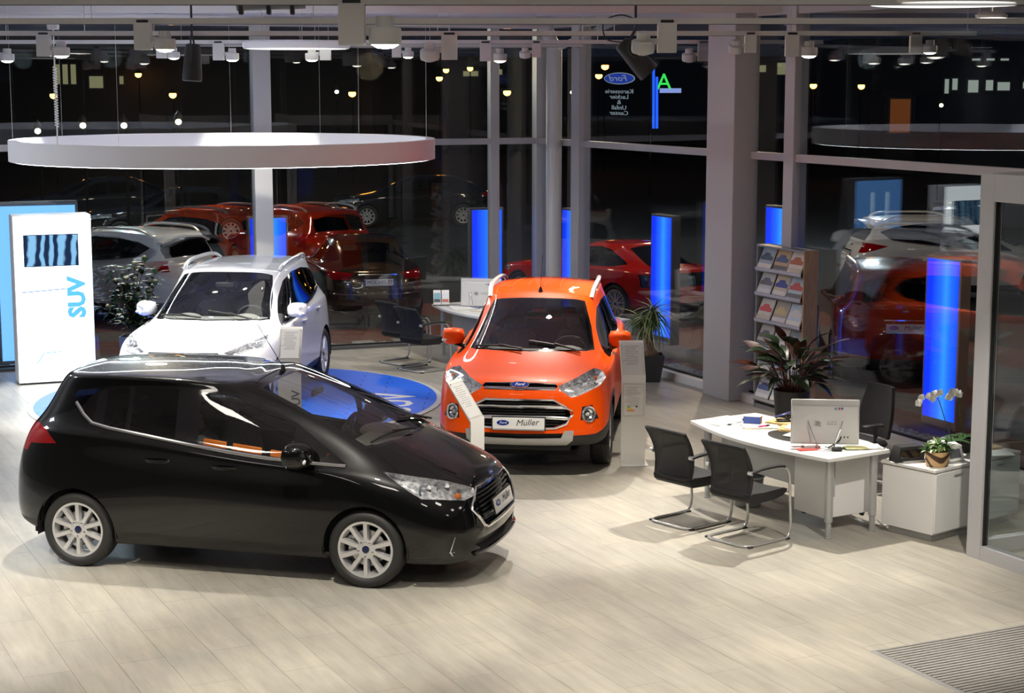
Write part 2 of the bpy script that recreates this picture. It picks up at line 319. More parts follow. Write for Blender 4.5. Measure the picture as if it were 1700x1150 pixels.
def disc_lamp(x, y, z, r, label):
    d = thing('ceiling_disc_lamp', label, 'lamp', (x, y, z)); MB().lathe([(r * .98, 0), (r, .02), (r, .08), (r * .96, .10)], 64).build('housing', WHITE, d)
    MB().lathe([(0, -.004), (r * .94, -.004)], 64, cap=False).build('diffuser', emit_mat('disc_glow', (1, .97, .92), 1.1), d)
    for s in (-1, 1): MB().tube([(s * r * .6, 0, .1), (s * r * .6, 0, 4.86 - z)], .004, 5).build('suspension_wire', SILVER, d)
disc_lamp(-2.75, 22.6, 4.35, .68, 'round white disc lamp hanging over the rear of the white car'); disc_lamp(2.86, 11.7, 4.44, .52, 'round white disc lamp at the top right, above the glass door')
TRACKS = [(11.4, 4.45, -6, 4.3), (15.2, 4.45, -6, 6.2), (19.1, 4.45, -7, 5.0), (22.8, 4.44, -7, 4.0), (25.2, 4.45, -5.2, 1.0), (25.9, 4.45, -3.6, .6)]
TN = ['front white light track nearest the camera', 'second white light track above the black car', 'third white light track before the ring lamp', 'fourth white light track above the ring lamp', 'fifth white light track near the rear glass', 'last short white light track at the rear glass']
for (y, z, a, b2), nm in zip(TRACKS, TN):
    t = thing('light_track', nm + ' under the ceiling', 'light track', (0, y, z), 0, 'white light tracks under the ceiling')
    MB().box(((a + b2) / 2, 0, 0), (b2 - a, .045, .05)).build('rail', STEEL, t); MB().box(((a + b2) / 2, 0, -.026), (b2 - a - .02, .02, .006)).build('rail_slot', BLACKP, t)
    x = a + .5
    while x < b2: MB().tube([(x, 0, .02), (x, 0, 4.86 - z)], .005, 5).build('hanger_rod', SILVER, t); x += 1.9
GLOWS = emit_mat('spot_glow', (1, .95, .84), 9.)
def head(px, d, z, side, lit, k=1., yaw=0., label=''):
    t = thing('track_spotlight', label, 'spotlight', ((px - 850) / 2900 * d * 1.005, d, z + .03), 0, 'white box spotlights on the ceiling tracks')
    s = side
    MB().box((0, 0, -.005), (.11 * k, .05, .03)).build('track_adapter', BLACKP, t)
    MB().box((0, 0, -.14 * k), (.16 * k, .10 * k, .25 * k), bevel=.004).build('gear_box', STEEL, t)
    hx = s * .20 * k; b = MB(); M = Matrix.Translation((hx, 0, -.19 * k)) @ Matrix.Rotation(yaw, 4, 'X')
    b.lathe([(.055 * k, .10 * k), (.06 * k, .03 * k), (.095 * k, .028 * k), (.10 * k, .015 * k), (.10 * k, -.05 * k), (.094 * k, -.072 * k)], 28, M); b.build('lamp_head', STEEL, t)
    MB().box((hx * .55, 0, -.17 * k), (.16 * k, .06 * k, .05 * k)).build('arm', STEEL, t)
    MB().lathe([(0, -.098 * k), (.05 * k, -.092 * k), (.088 * k, -.07 * k)], 24, M, cap=False).build('reflector' if lit else 'dark_reflector', GLOWS if lit else REFL, t)
for px, d, side, lit, k, yaw, lb in ((590, 11.4, 1, 1, 1.15, 0, 'large lit box spotlight nearest the camera, pinkish in the top centre'), (250, 15.2, 1, 1, 1.0, 0, 'lit box spotlight above the ring cable, second track'), (88, 19.1, 1, 1, 1.0, 0, 'lit box spotlight at the left end of the third track'), (4, 22.8, 1, 1, 1.0, 0, 'lit box spotlight cut by the left picture edge'),
        (279, 22.8, 1, 1, .85, 0, 'small lit box spotlight beside the black hanging speaker on the left'), (372, 22.8, 1, 1, .95, 0, 'lit box spotlight left of the rear facade column'), (546, 22.8, -1, 1, .95, 0, 'lit box spotlight right of the disc lamp'), (662, 22.8, 1, 1, .8, 0, 'small lit box spotlight halfway between the two facade posts'), (748, 19.1, -1, 0, 1.15, .5, 'unlit box spotlight turned away over the orange car'), (807, 22.8, 1, 1, 1.0, 0, 'lit box spotlight left of the round steel column'), (890, 22.8, -1, 0, .8, .6, 'small unlit box spotlight touching the round steel column'),
        (1102, 15.2, -1, 0, 1.1, .5, 'unlit box spotlight in front of the black tilted speaker'), (1162, 22.8, -1, 0, 1.0, .5, 'unlit box spotlight left of the wide facade column'), (1238, 19.1, -1, 0, .85, .7, 'unlit box spotlight in front of the wide facade column'), (1306, 19.1, 1, 1, 1.0, 0, 'lit box spotlight right of the wide facade column'), (1507, 19.1, 1, 1, .85, 0, 'lit box spotlight farthest right on the third track')):
    head(px, d, dict((a, z) for a, z, _, _ in TRACKS)[d] - .03, side, lit, k * .92, yaw * .5, lb)
dl = thing('downlight', 'small flat lit downlight at the top right', 'spotlight', (4.75, 17.6, 4.56)); MB().lathe([(.15, 0), (.16, .03), (.10, .06)], 28).build('housing', WHITE, dl); MB().lathe([(0, -.003), (.14, -.003)], 28, cap=False).build('diffuser', GLOWS, dl); MB().tube([(0, 0, .05), (0, 0, .3)], .01, 6).build('hanger_rod', SILVER, dl)
def speaker(x, y, z, tilt, rz, label, loop):
    t = thing('hanging_speaker', label, 'speaker', (x, y, z)); M = Matrix.Rotation(rz, 4, 'Z') @ Matrix.Rotation(tilt, 4, 'Y'); b = MB()
    b.lathe([(.06, .20), (.078, .18), (.09, .05), (.105, -.13), (.105, -.19), (.09, -.20)], 28, M); b.build('housing', BLACKP, t)
    MB().lathe([(0, -.19), (.09, -.195)], 28, M, cap=False).build('front_grille', DARKIN, t)
    MB().tube(catmull([M @ Vector((0, .12, 0)), M @ Vector((0, .13, .12)), Vector((0, .06, .27)), Vector((0, 0, .30)), Vector((0, -.06, .27)), M @ Vector((0, -.13, .12)), M @ Vector((0, -.12, 0))], 4), .011, 6).build('bracket', BLACKP, t)
    MB().tube([(0, 0, .29), (0, 0, 4.86 - z)], .012, 6).build('hanger_rod', BLACKP, t)
    if loop: MB().tube(catmull([M @ Vector((0, 0, .2)), Vector((-.28, 0, .18)), Vector((-.30, 0, .34)), Vector((-.14, 0, .40)), Vector((0, 0, .36))], 6), .007, 5).build('cable', BLACKP, t)
speaker(-3.43, 19.0, 4.14, .05, 0, 'black hanging speaker left of the rear facade column', False); speaker(1.17, 16.8, 4.16, -.75, 0, 'black speaker tilted on a looped cable beside the lit signs', True)
pp = thing('service_pipe', 'grey service pipe with black clamps below the ceiling', 'pipe', (-2.35, 16.6, 4.62)); MB().tube([(-.22, 0, 0), (.42, 0, .02)], .03, 10).build('pipe', mat('pipe_grey', (.2, .2, .22), .5), pp)
for x in (-.18, .08, .30): MB().box((x, 0, -.02), (.04, .08, .09), bevel=.008).build('clamp', BLACKP, pp)
MB().tube([(-.1, 0, 0), (-.1, 0, .24)], .012, 6).build('hanger_rod', SILVER, pp)
# ------------------------------------------------------------------ car bodies: a half shell patch, cut into panels
TS = 13
BASE = [  # levels from the sill up to the roof centre line; thirteen stations from nose to tail
 ([.78,.76,.70,.52,.0,-.45,-1,-1.5,-2.05,-2.5,-2.95,-3.12,-3.15], [0,.35,.60,.74,.76,.76,.76,.76,.76,.76,.70,.40,0], [.20]*10+[.28,.30,.30]),
 ([.88,.86,.79,.55,.02,-.45,-1,-1.5,-2.05,-2.5,-3.0,-3.19,-3.22], [0,.36,.62,.80,.83,.83,.83,.83,.83,.83,.74,.42,0], [.25]*10+[.33,.34,.34]),
 ([.90,.88,.81,.55,.0,-.45,-1,-1.5,-2.05,-2.5,-3.0,-3.22,-3.25], [0,.36,.63,.835,.865,.862,.86,.86,.866,.872,.77,.42,0], [.42]*10+[.46,.47,.47]),
 ([.87,.85,.78,.53,.0,-.45,-1,-1.5,-2.05,-2.5,-2.99,-3.20,-3.23], [0,.36,.62,.82,.872,.870,.872,.874,.874,.874,.78,.44,0], [.60,.60,.60,.61]+[.62]*6+[.66]*3),
 ([.80,.775,.68,.43,.0,-.45,-1,-1.5,-2.05,-2.5,-2.96,-3.15,-3.19], [0,.36,.60,.785,.855,.862,.865,.866,.862,.85,.765,.44,0], [.775,.77,.765,.78,.79,.81,.84,.87,.89,.90,.90,.90,.90]),
 ([.64,.61,.50,.27,-.05,-.45,-1,-1.5,-2.05,-2.5,-2.9,-3.06,-3.1], [0,.35,.58,.74,.815,.835,.84,.842,.835,.815,.72,.42,0], [.895,.89,.88,.885,.90,.93,.965,1.02,1.07,1.09,1.10,1.10,1.10]),
 ([.17,.13,.03,-.10,-.24,-.5,-1,-1.5,-2.05,-2.45,-2.83,-2.99,-3.03], [0,.35,.58,.695,.755,.79,.80,.80,.79,.76,.67,.40,0], [1.115,1.11,1.095,1.06,1.01,.995,1.03,1.08,1.14,1.17,1.19,1.19,1.19]),
 ([-.36,-.38,-.45,-.56,-.70,-.9,-1.2,-1.55,-2.05,-2.4,-2.74,-2.88,-2.92], [0,.33,.54,.635,.69,.715,.725,.725,.715,.69,.61,.38,0], [1.345,1.34,1.32,1.285,1.25,1.26,1.29,1.31,1.33,1.34,1.35,1.35,1.35]),
 ([-.93,-.94,-.98,-1.05,-1.14,-1.28,-1.45,-1.65,-2.05,-2.35,-2.66,-2.78,-2.82], [0,.32,.49,.575,.61,.632,.64,.645,.64,.62,.56,.35,0], [1.54,1.535,1.52,1.495,1.49,1.497,1.51,1.52,1.525,1.525,1.515,1.52,1.525]),
 ([-1.08,-1.09,-1.13,-1.19,-1.26,-1.36,-1.5,-1.67,-2.0,-2.3,-2.55,-2.68,-2.72], [0,.25,.42,.50,.53,.55,.555,.56,.555,.54,.49,.30,0], [1.575,1.57,1.56,1.55,1.55,1.555,1.565,1.572,1.575,1.57,1.56,1.565,1.567]),
 ([-1.2,-1.23,-1.27,-1.32,-1.38,-1.46,-1.56,-1.7,-1.98,-2.22,-2.42,-2.54,-2.6], [0]*13, [1.592,1.594,1.597,1.6,1.603,1.606,1.608,1.608,1.606,1.602,1.596,1.59,1.586]),
]
MIR = np.array([1., -1., 1.])
def base_grid(xlow=None, xup=None, zm=None, yk=None):
    P = np.array([[(x, y, z) for x, y, z in zip(*lv)] for lv in BASE])
    if xlow:
        lo = np.interp(P[..., 0], xlow[0], xlow[1]); up = np.interp(P[..., 0], xup[0], xup[1])
        w = np.array([0, 0, 0, 0, 0, .35, 1, 1, 1, 1, 1])[:, None]; P[..., 0] = lo * (1 - w) + up * w
        P[..., 2] = np.interp(P[..., 2], zm[0], zm[1]); P[..., 1] *= np.array(yk)[:, None]
    return P
def spline_patch(P, sv, st):
    def ext(C):
        C = np.concatenate([2 * C[:1] - C[1:2], C, C[-2:-1] * MIR], 0)
        return np.concatenate([C[:, 1:2] * MIR, C, C[:, -2:-1] * MIR], 1)
    C = P.copy()
    for _ in range(2):
        E = ext(C); A = (E[:-2] + 4 * E[1:-1] + E[2:]) / 6; A = (A[:, :-2] + 4 * A[:, 1:-1] + A[:, 2:]) / 6; C = C + (P - A)
    C[:, 0, 1] = 0; C[:, -1, 1] = 0; C[-1, :, 1] = 0
    E = ext(C)
    def ev(E, s):
        n = E.shape[0] - 3; out = []
        for i in range(n):
            for j in range(s):
                u = j / s; b = np.array([(1 - u) ** 3, 3 * u ** 3 - 6 * u * u + 4, -3 * u ** 3 + 3 * u * u + 3 * u + 1, u ** 3]) / 6
                out.append(np.tensordot(b, E[i:i + 4], 1))
        out.append((E[n - 1] + 4 * E[n] + E[n + 1]) / 6 if False else (E[-3] + 4 * E[-2] + E[-1]) / 6)
        return np.array(out)
    S = ev(E, sv); S = ev(np.swapaxes(S, 0, 1), st); S = np.swapaxes(S, 0, 1)
    S[:, 0, 1] = 0; S[:, -1, 1] = 0; S[-1, :, 1] = 0; return S
def smooth_poly(pts, r=.12, n=4):
    """round the corners of a 2d or 3d polygon"""
    P = [Vector(p) for p in pts]; out = []
    for i, b in enumerate(P):
        a, c = P[i - 1], P[(i + 1) % len(P)]; ra = min(r, (a - b).length * .45); rc = min(r, (c - b).length * .45)
        p, q = b + (a - b).normalized() * ra, b + (c - b).normalized() * rc
        for k in range(n + 1):
            t = k / n; out.append(p * (1 - t) ** 2 + b * 2 * t * (1 - t) + q * t * t)
    return out
def sidep(pts, r=0., n=4):
    P = [Vector((x, 0, z)) for x, z in pts]; return smooth_poly(P, r, n) if r else P
def frontp(pts, r=0., n=4):
    P = [Vector((0, y, z)) for y, z in pts]; return smooth_poly(P, r, n) if r else P
def topp(pts, r=0., n=4):
    P = [Vector((x, y, 0)) for x, y in pts]; return smooth_poly(P, r, n) if r else P
class Shell:
    def __init__(s, P, sv=6, st=8):
        S = spline_patch(P, sv, st); nv, nt = S.shape[:2]; bm = bmesh.new()
        V = [[bm.verts.new(S[i, j]) for j in range(nt)] for i in range(nv)]
        for i in range(nv - 1):
            for j in range(nt - 1): bm.faces.new((V[i][j], V[i + 1][j], V[i + 1][j + 1], V[i][j + 1]))
        bmesh.ops.remove_doubles(bm, verts=bm.verts[:], dist=2e-5); bm.normal_update()
        pick = max(bm.faces, key=lambda f: f.calc_center_median().y)
        if pick.normal.y < 0: bmesh.ops.reverse_faces(bm, faces=bm.faces[:]); bm.normal_update()
        s.nl = bm.verts.layers.float_vector.new('nrm')
        for v in bm.verts:
            n = v.normal.copy()
            if abs(v.co.y) < 1e-4: n.y = 0; n.normalize()
            v[s.nl] = n
        s.bm = bm
        vs = [v.co.copy() for v in bm.verts]; bm.verts.index_update(); k = len(vs); fs = [[v.index for v in f.verts] for f in bm.faces]
        s.bvh = BVHTree.FromPolygons(vs + [Vector((v.x, -v.y, v.z)) for v in vs], fs + [[i + k for i in f][::-1] for f in fs])
    def hit(s, p, d):
        """surface point and normal met from outside when looking against d through p"""
        d = Vector(d).normalized(); p = Vector(p); o = p - d * p.dot(d) + d * 6
        h, n, i, t = s.bvh.ray_cast(o, -d)
        return (h, n) if h is not None else (None, None)
    def cut(s, poly, d, thr=.05, bm=None, keep=False):
        bm = bm or s.bm; d = Vector(d).normalized()
        e1 = d.orthogonal().normalized(); e2 = d.cross(e1); Q = [(p.dot(e1), p.dot(e2)) for p in poly]
        x0, x1 = min(q[0] for q in Q), max(q[0] for q in Q); y0, y1 = min(q[1] for q in Q), max(q[1] for q in Q)
        fs = []
        bm.normal_update()
        for f in bm.faces:
            if f.normal.dot(d) < thr: continue
            U = [v.co.dot(e1) for v in f.verts]
            if max(U) < x0 or min(U) > x1: continue
            W = [v.co.dot(e2) for v in f.verts]
            if max(W) < y0 or min(W) > y1: continue
            fs.append(f)
        n = len(poly)
        for i in range(n):
            a, b = poly[i], poly[(i + 1) % n]; no = (b - a).cross(d)
            if no.length < 1e-6: continue
            no.normalize(); geom = set(fs)
            for f in fs: geom.update(f.verts); geom.update(f.edges)
            r = bmesh.ops.bisect_plane(bm, geom=list(geom), plane_co=a, plane_no=no, dist=1e-5)
            fs = [g for g in r['geom'] if isinstance(g, bmesh.types.BMFace)]
        ins = []
        for f in fs:
            c = f.calc_center_median(); x, y = c.dot(e1), c.dot(e2); inside = False; j = n - 1
            for i in range(n):
                xi, yi = Q[i]; xj, yj = Q[j]
                if (yi > y) != (yj > y) and x < (xj - xi) * (y - yi) / (yj - yi) + xi: inside = not inside
                j = i
            if inside: ins.append(f)
        if keep: return ins
        nb = bmesh.new(); nl = nb.verts.layers.float_vector.new('nrm'); sl = bm.verts.layers.float_vector['nrm']; mp = {}
        for f in ins:
            for v in f.verts:
                if v not in mp: w = nb.verts.new(v.co); w[nl] = v[sl]; mp[v] = w
            nb.faces.new([mp[v] for v in f.verts])
        bmesh.ops.delete(bm, geom=ins, context='FACES')
        return nb
def gap(bm, g):
    """draw the free border of a panel inwards, so that a real joint opens"""
    mv = {}
    for e in bm.edges:
        if len(e.link_faces) != 1: continue
        a, b = e.verts
        if abs(a.co.y) < 1e-4 and abs(b.co.y) < 1e-4: continue
        f = e.link_faces[0]; d = (b.co - a.co).cross(f.normal); c = f.calc_center_median() - (a.co + b.co) / 2
        if d.length < 1e-7: continue
        d.normalize(); d = d if d.dot(c) > 0 else -d
        for v in (a, b): mv.setdefault(v, []).append(d)
    for v, ds in mv.items():
        t = Vector((0, 0, 0))
        for d in ds: t += d
        if t.length < 1e-6: continue
        t.normalize(); y0 = abs(v.co.y) < 1e-4; v.co += t * g
        if y0: v.co.y = 0
    return bm
def mirror_join(bm):
    nl = bm.verts.layers.float_vector['nrm']; mp = {}
    for v in list(bm.verts):
        w = v if abs(v.co.y) < 1e-4 else bm.verts.new((v.co.x, -v.co.y, v.co.z))
        if w is not v: n = v[nl]; w[nl] = (n[0], -n[1], n[2])
        mp[v] = w
    for f in list(bm.faces):
        vs = [mp[v] for v in f.verts][::-1]
        if len(set(vs)) == len(vs):
            try: bm.faces.new(vs)
            except ValueError: pass
    return bm
def panel(name, bm, m, parent, flip=False, thick=0.):
    me = bpy.data.meshes.new(name); nl = bm.verts.layers.float_vector['nrm']
    loose = [v for v in bm.verts if not v.link_faces]; bmesh.ops.delete(bm, geom=loose, context='VERTS')
    vs = []; ns = []; bm.verts.index_update(); fs = [[v.index for v in f.verts] for f in bm.faces]
    k = -1 if flip else 1
    for v in bm.verts: vs.append((v.co.x, v.co.y * k, v.co.z)); n = v[nl]; ns.append(Vector((n[0], n[1] * k, n[2])).normalized())
    if flip: fs = [f[::-1] for f in fs]
    me.from_pydata(vs, [], fs); me.polygons.foreach_set('use_smooth', [True] * len(fs)); me.normals_split_custom_set_from_vertices(ns)
    return link(name, me, m, parent)
def islands(bm):
    left = set(bm.faces); out = []
    while left:
        st = [left.pop()]; cur = set(st)
        while st:
            for e in st.pop().edges:
                for g in e.link_faces:
                    if g in left: left.discard(g); cur.add(g); st.append(g)
        out.append(cur)
    return out
def panels(name, bm, m, parent):
    I = sorted(islands(bm), key=len, reverse=True)
    for k in range(len(I)):
        b = bm.copy(); b.faces.ensure_lookup_table(); bm.faces.index_update(); keep = {f.index for f in I[k]}
        bmesh.ops.delete(b, geom=[f for f in b.faces if f.index not in keep], context='FACES'); panel(name if k == 0 else 'bumper_corner', b, m, parent)
def both(name, bm, m, parent):
    a = panel(name, bm, m, parent); b = panel(name, bm, m, parent, True); return a, b
def recess(bm, depth, shrink=0.):
    """tray behind an opening: the region sunk along its normals, plus its side walls"""
    nl = bm.verts.layers.float_vector['nrm']; mb = MB(); bm.verts.index_update(); k = len(bm.verts)
    c = sum((v.co for v in bm.verts), Vector()) / max(1, k)
    top = [v.co.copy() for v in bm.verts]; low = [v.co + (c - v.co) * shrink - Vector(v[nl]) * depth for v in bm.verts]
    fs = [[v.index + k for v in f.verts] for f in bm.faces]
    for e in bm.edges:
        if len(e.link_faces) == 1 and not (abs(e.verts[0].co.y) < 1e-4 and abs(e.verts[1].co.y) < 1e-4):
            a, b = e.verts[0].index, e.verts[1].index; fs.append((a, b, b + k, a + k))
    mb.add(top + low, fs, True); return mb
def mirrored(mb):
    m = MB(); m.v = [(x, -y, z) for x, y, z in mb.v]; m.f = [f[::-1] for f in mb.f]; m.sm = list(mb.sm); return m
def joined(mb): m = MB(); m.v = list(mb.v); m.f = list(mb.f); m.sm = list(mb.sm); r = mirrored(mb); return m.add(r.v, r.f, True)
def on_surface(sh, pts, d, off=0.):
    out = []
    for p in pts:
        h, n = sh.hit(p, d)
        if h is not None: out.append(h + n * off)
    return out
def dense(pts, step=.05, closed=False):
    P = [Vector(p) for p in pts]; out = []
    for i in range(len(P) if closed else len(P) - 1):
        a, b = P[i], P[(i + 1) % len(P)]; n = max(1, int((b - a).length / step))
        out += [a.lerp(b, j / n) for j in range(n)]
    if not closed: out.append(P[-1])
    return out
def emblem(parent, M, w, name='badge', big=True):
    b = MB(); h = w * .40
    def ell(a, c, z0, z1): return b.prism([(a * math.cos(2 * PI * i / 28), c * math.sin(2 * PI * i / 28)) for i in range(28)], z0, z1, M)
    ell(w / 2, h / 2, 0, w * .03); o = b.build(name, CHROME, parent)
    b = MB(); ell(w * .465, h * .42, w * .03, w * .042); b.build('blue_oval', BLUEL, o)
    if big: text_mb('Ford', h * .62, M @ Matrix.Translation((0, 0, w * .044)), w * .003, .3, bold=w * .002).build('lettering', WHITEP, o)
    return o
def plate(parent, M, w=.52, h=.115, dealer=True, txt=None):
    b = MB(); b.box((0, 0, 0), (w + .02, h + .025, .012)); b.xf(M); o = b.build('licence_plate', BLACKP, parent)
    MB().box((0, 0, .009), (w, h, .006), bevel=.004).xf(M).build('plate_face', WHITEP, o)
    if dealer:
        T = M @ Matrix.Translation((-w * .30, .005, .012)); b = MB()
        b.prism([(.062 * math.cos(2 * PI * i / 24), .026 * math.sin(2 * PI * i / 24)) for i in range(24)], 0, .003, T); b.build('blue_oval', BLUEL, o)
        text_mb('Ford', .036, T @ Matrix.Translation((0, 0, .0035)), .0008, .3).build('oval_lettering', WHITEP, o)
        text_mb('Müller', .088, M @ Matrix.Translation((.085, .008, .0125)) @ Matrix.Rotation(.06, 4, 'Z'), .001, .32).build('lettering', INK, o)
        MB().box((0, -h * .5 - .004, .009), (w, .012, .007)).xf(M).build('holder_strip', SILVER, o)
    if txt:
        MB().box((-w * .47, 0, .012), (.035, h * .9, .003)).xf(M).build('blue_band', BLUEL, o)
        text_mb(txt, .085, M @ Matrix.Translation((.02, 0, .0125)), .001).build('lettering', INK, o)
    return o
_W = {}
def wheel(parent, x, y, R, rimr, width, style, cap_blue=True, z=None):
    """tyre with rim, brake disc, nuts and cap; +y faces outward"""
    z = R if z is None else z; key = (R, rimr, width, style); sgn = 1 if y > 0 else -1
    if key not in _W:
        A = Matrix.Rotation(-PI / 2, 4, 'X'); w = width / 2
        prof = [(rimr, -w * .8), (rimr + .02, -w * .95), (R - .035, -w), (R - .008, -w * .82), (R, -w * .55), (R, -w * .2), (R - .006, -w * .18), (R - .006, -w * .12), (R, -w * .1), (R, w * .1), (R - .006, w * .12), (R - .006, w * .18), (R, w * .2), (R, w * .55), (R - .008, w * .82), (R - .035, w), (R - .06, w * .99), (rimr + .02, w * .93), (rimr, w * .80)]
        ty = MB().lathe(prof, 48, A, cap=False).mesh('tyre')
        b = MB(); b.lathe([(rimr + .004, -w * .8), (rimr - .012, -w * .6), (rimr - .03, -w * .2), (rimr - .03, w * .45), (rimr - .014, w * .72), (rimr - .012, w * .82), (rimr + .006, w * .84), (rimr + .006, w * .78)], 48, A, cap=False)
        n = {'ten': 10, 'five': 5, 'twelve': 12, 'mesh': 10, 'seven': 7}[style]; hub = .062
        def spoke(a, w0, w1, skew=0.):
            p = []; r1 = rimr - .012
            for (r, ww, zf, zb, sk) in ((hub * .8, w0, w * .74, w * .38, 0), (rimr * .62, (w0 + w1) / 2, w * .84, w * .45, skew * .55), (r1, w1, w * .82, w * .40, skew)):
                for (dx, zz) in ((-ww, zb), (-ww * .62, zf), (ww * .62, zf), (ww, zb)):
                    t = a + sk; p.append(Vector((r * math.cos(t) - dx * math.sin(t), r * math.sin(t) + dx * math.cos(t), zz)))
            p = [A @ q for q in p]; fs = []
            for s0 in (0, 4):
                for j in range(4): fs.append((s0 + j, s0 + (j + 1) % 4, s0 + 4 + (j + 1) % 4, s0 + 4 + j))
            b.add(p, fs)
        for i in range(n):
            a = 2 * PI * i / n + PI / 2
            if style in ('ten', 'twelve'): spoke(a, .022, .026)
            elif style == 'mesh': spoke(a, .014, .012, .16); spoke(a, .014, .012, -.16)
            elif style == 'five': spoke(a - .16, .024, .022, -.05); spoke(a + .16, .024, .022, .05)
            else: spoke(a, .03, .036)
        b.lathe([(.0, w * .5), (hub * 1.15, w * .5), (hub * 1.25, w * .70), (hub * .95, w * .78), (hub * .5, w * .74), (hub * .48, w * .70), (0, w * .70)], 24, A, cap=False)
        rim = b.mesh('rim')
        b = MB()
        for i in range(5):
            a = 2 * PI * i / 5 + .3; b.lathe([(.011, w * .70), (.011, w * .80), (.007, w * .82), (0, w * .82)], 8, A @ Matrix.Translation((hub * .98 * math.cos(a), hub * .98 * math.sin(a), 0)), cap=False)
        nuts = b.mesh('wheel_nut'); cap = MB().lathe([(.028, w * .66), (.028, w * .79), (.02, w * .82), (0, w * .825)], 20, A, cap=False).mesh('wheel_cap')
        disc = MB().lathe([(.05, w * .05), (rimr * .66, w * .05), (rimr * .66, w * .2), (.05, w * .2)], 28, A).mesh('brake_disc')
        cal = MB().box((rimr * .60, w * .12, .02), (.07, w * .3, .15), bevel=.012).mesh('brake_caliper')
        _W[key] = [ty, rim, nuts, cap, disc, cal]
    ty, rim, nuts, cap, disc, cal = _W[key]
    o = link('wheel', ty, RUBBER, parent); o.location = (x, y, z); o.rotation_euler = (0, 0, 0 if sgn > 0 else PI)
    link('rim', rim, SILVER, o); link('wheel_nut', nuts, CHROME, o); link('wheel_cap', cap, CAPB if cap_blue else BLACKP, o); link('brake_disc', disc, SILVER, o); link('brake_caliper', cal, REFL, o)
    return o
def seat(parent, x, y, z, m, w=.5):
    b = MB()
    b.box((0, 0, .10), (.50, w, .16), bevel=.06); b.box((-.27, 0, .42), (.15, w * .94, .60), Matrix.Rotation(-.28, 4, 'Y'), bevel=.06); b.box((-.40, 0, .80), (.10, .26, .18), Matrix.Rotation(-.2, 4, 'Y'), bevel=.045)
    b.box((-.26, w * .40, .40), (.19, .10, .46), Matrix.Rotation(-.28, 4, 'Y'), bevel=.045); b.box((-.26, -w * .40, .40), (.19, .10, .46), Matrix.Rotation(-.28, 4, 'Y'), bevel=.045)
    for sy in (-1, 1): b.tube([(-.36, sy * .05, .64), (-.39, sy * .05, .76)], .007, 6)
    o = b.build('seat', m, parent); o.location = (x, y, z); return o
def mirror_pair(parent, x, y, z, paint, k=1.):
    for s in (1, -1):
        T = Matrix.Translation((x, s * y, z)) @ Matrix.Diagonal((k, s * k, k, 1))
        b = MB(); rings = []
        for (dx, hy, hz) in ((.085, .045, .035), (.07, .085, .058), (.03, .108, .078), (-.02, .115, .085), (-.055, .112, .082)):
            rings.append([Vector((dx - .03 * abs(math.cos(t)) ** 3 * (1 if math.cos(t) > 0 else .3), .10 + hy * (abs(math.cos(t)) ** .7) * (1 if math.cos(t) > 0 else -1), hz * (abs(math.sin(t)) ** .7) * (1 if math.sin(t) > 0 else -1))) for t in [2 * PI * i / 20 for i in range(20)]])
        vs = [T @ v for r in rings for v in r]; n = 20
        fs = [tuple(range(n))] + [(i * n + j, i * n + (j + 1) % n, (i + 1) * n + (j + 1) % n, (i + 1) * n + j) for i in range(4) for j in range(n)] + [tuple(4 * n + j for j in range(n))[::-1]]
        b.add(vs, fs, True); o = b.build('side_mirror', paint, parent)
        g = MB().box((-.057, .10, 0), (.006, .20, .145), bevel=.02); g.xf(T); g.build('mirror_glass', CHROME, o)
        st = MB(); st.tube([(.0, -.06, -.14), (.0, .0, -.09), (.01, .08, -.07)], [.045, .04, .03], 10, flat=.6); st.xf(T); st.build('mirror_stalk', GLOSSB, o)
        ind = MB().box((.052, .15, -.03), (.02, .11, .028), Matrix.Rotation(-.28, 4, 'Z'), bevel=.01); ind.xf(T); ind.build('turn_signal', LAMPW, o)
def wiper(parent, sh, a, b):
    pts = on_surface(sh, dense([a, b], .08), (.5, 0, .85), .018)
    if len(pts) < 2: return
    m = MB(); m.tube(pts, .011, 6); m.tube([pts[0] + Vector((0.04, 0, .0)), pts[len(pts) // 2] + Vector((0, 0, .015))], .009, 6); m.build('wiper', BLACKP, parent)
def handle(parent, sh, x, z, m):
    for s in (1, -1):
        h, n = sh.hit((x, s * .5, z), (0, s, 0))
        if h is None: continue
        b = MB(); b.tube(catmull([h + Vector((.10, -s * .004, 0)), h + Vector((.07, s * .025, 0)), h + Vector((-.05, s * .028, 0)), h + Vector((-.10, -s * .004, 0))], 4), .014, 8); b.build('door_handle', m, parent)
def offset_poly(poly, d, g):
    d = Vector(d).normalized(); n = len(poly); area = Vector()
    for i in range(n): area += poly[i].cross(poly[(i + 1) % n])
    s = 1 if area.dot(d) > 0 else -1; out = []
    for i in range(n):
        a, b, c = poly[i - 1], poly[i], poly[(i + 1) % n]
        n1 = d.cross(b - a); n2 = d.cross(c - b); n1 = n1 - d * n1.dot(d); n2 = n2 - d * n2.dot(d)
        if n1.length < 1e-7: n1 = n2
        if n2.length < 1e-7: n2 = n1
        n1.normalize(); n2.normalize(); m = (n1 + n2); m.normalize(); k = max(.5, m.dot(n1)); out.append(b + m * (s * g / k))
    return out
def circle_side(cx, cz, r, n=28): return [Vector((cx + r * math.cos(2 * PI * i / n), 0, cz + r * math.sin(2 * PI * i / n))) for i in range(n)]
def V3(*p): return [Vector(q) for q in p]
SIDE = (0, 1, 0); FRONT = (1, 0, 0); REAR = (-1, 0, 0); TOP = (0, 0, 1)
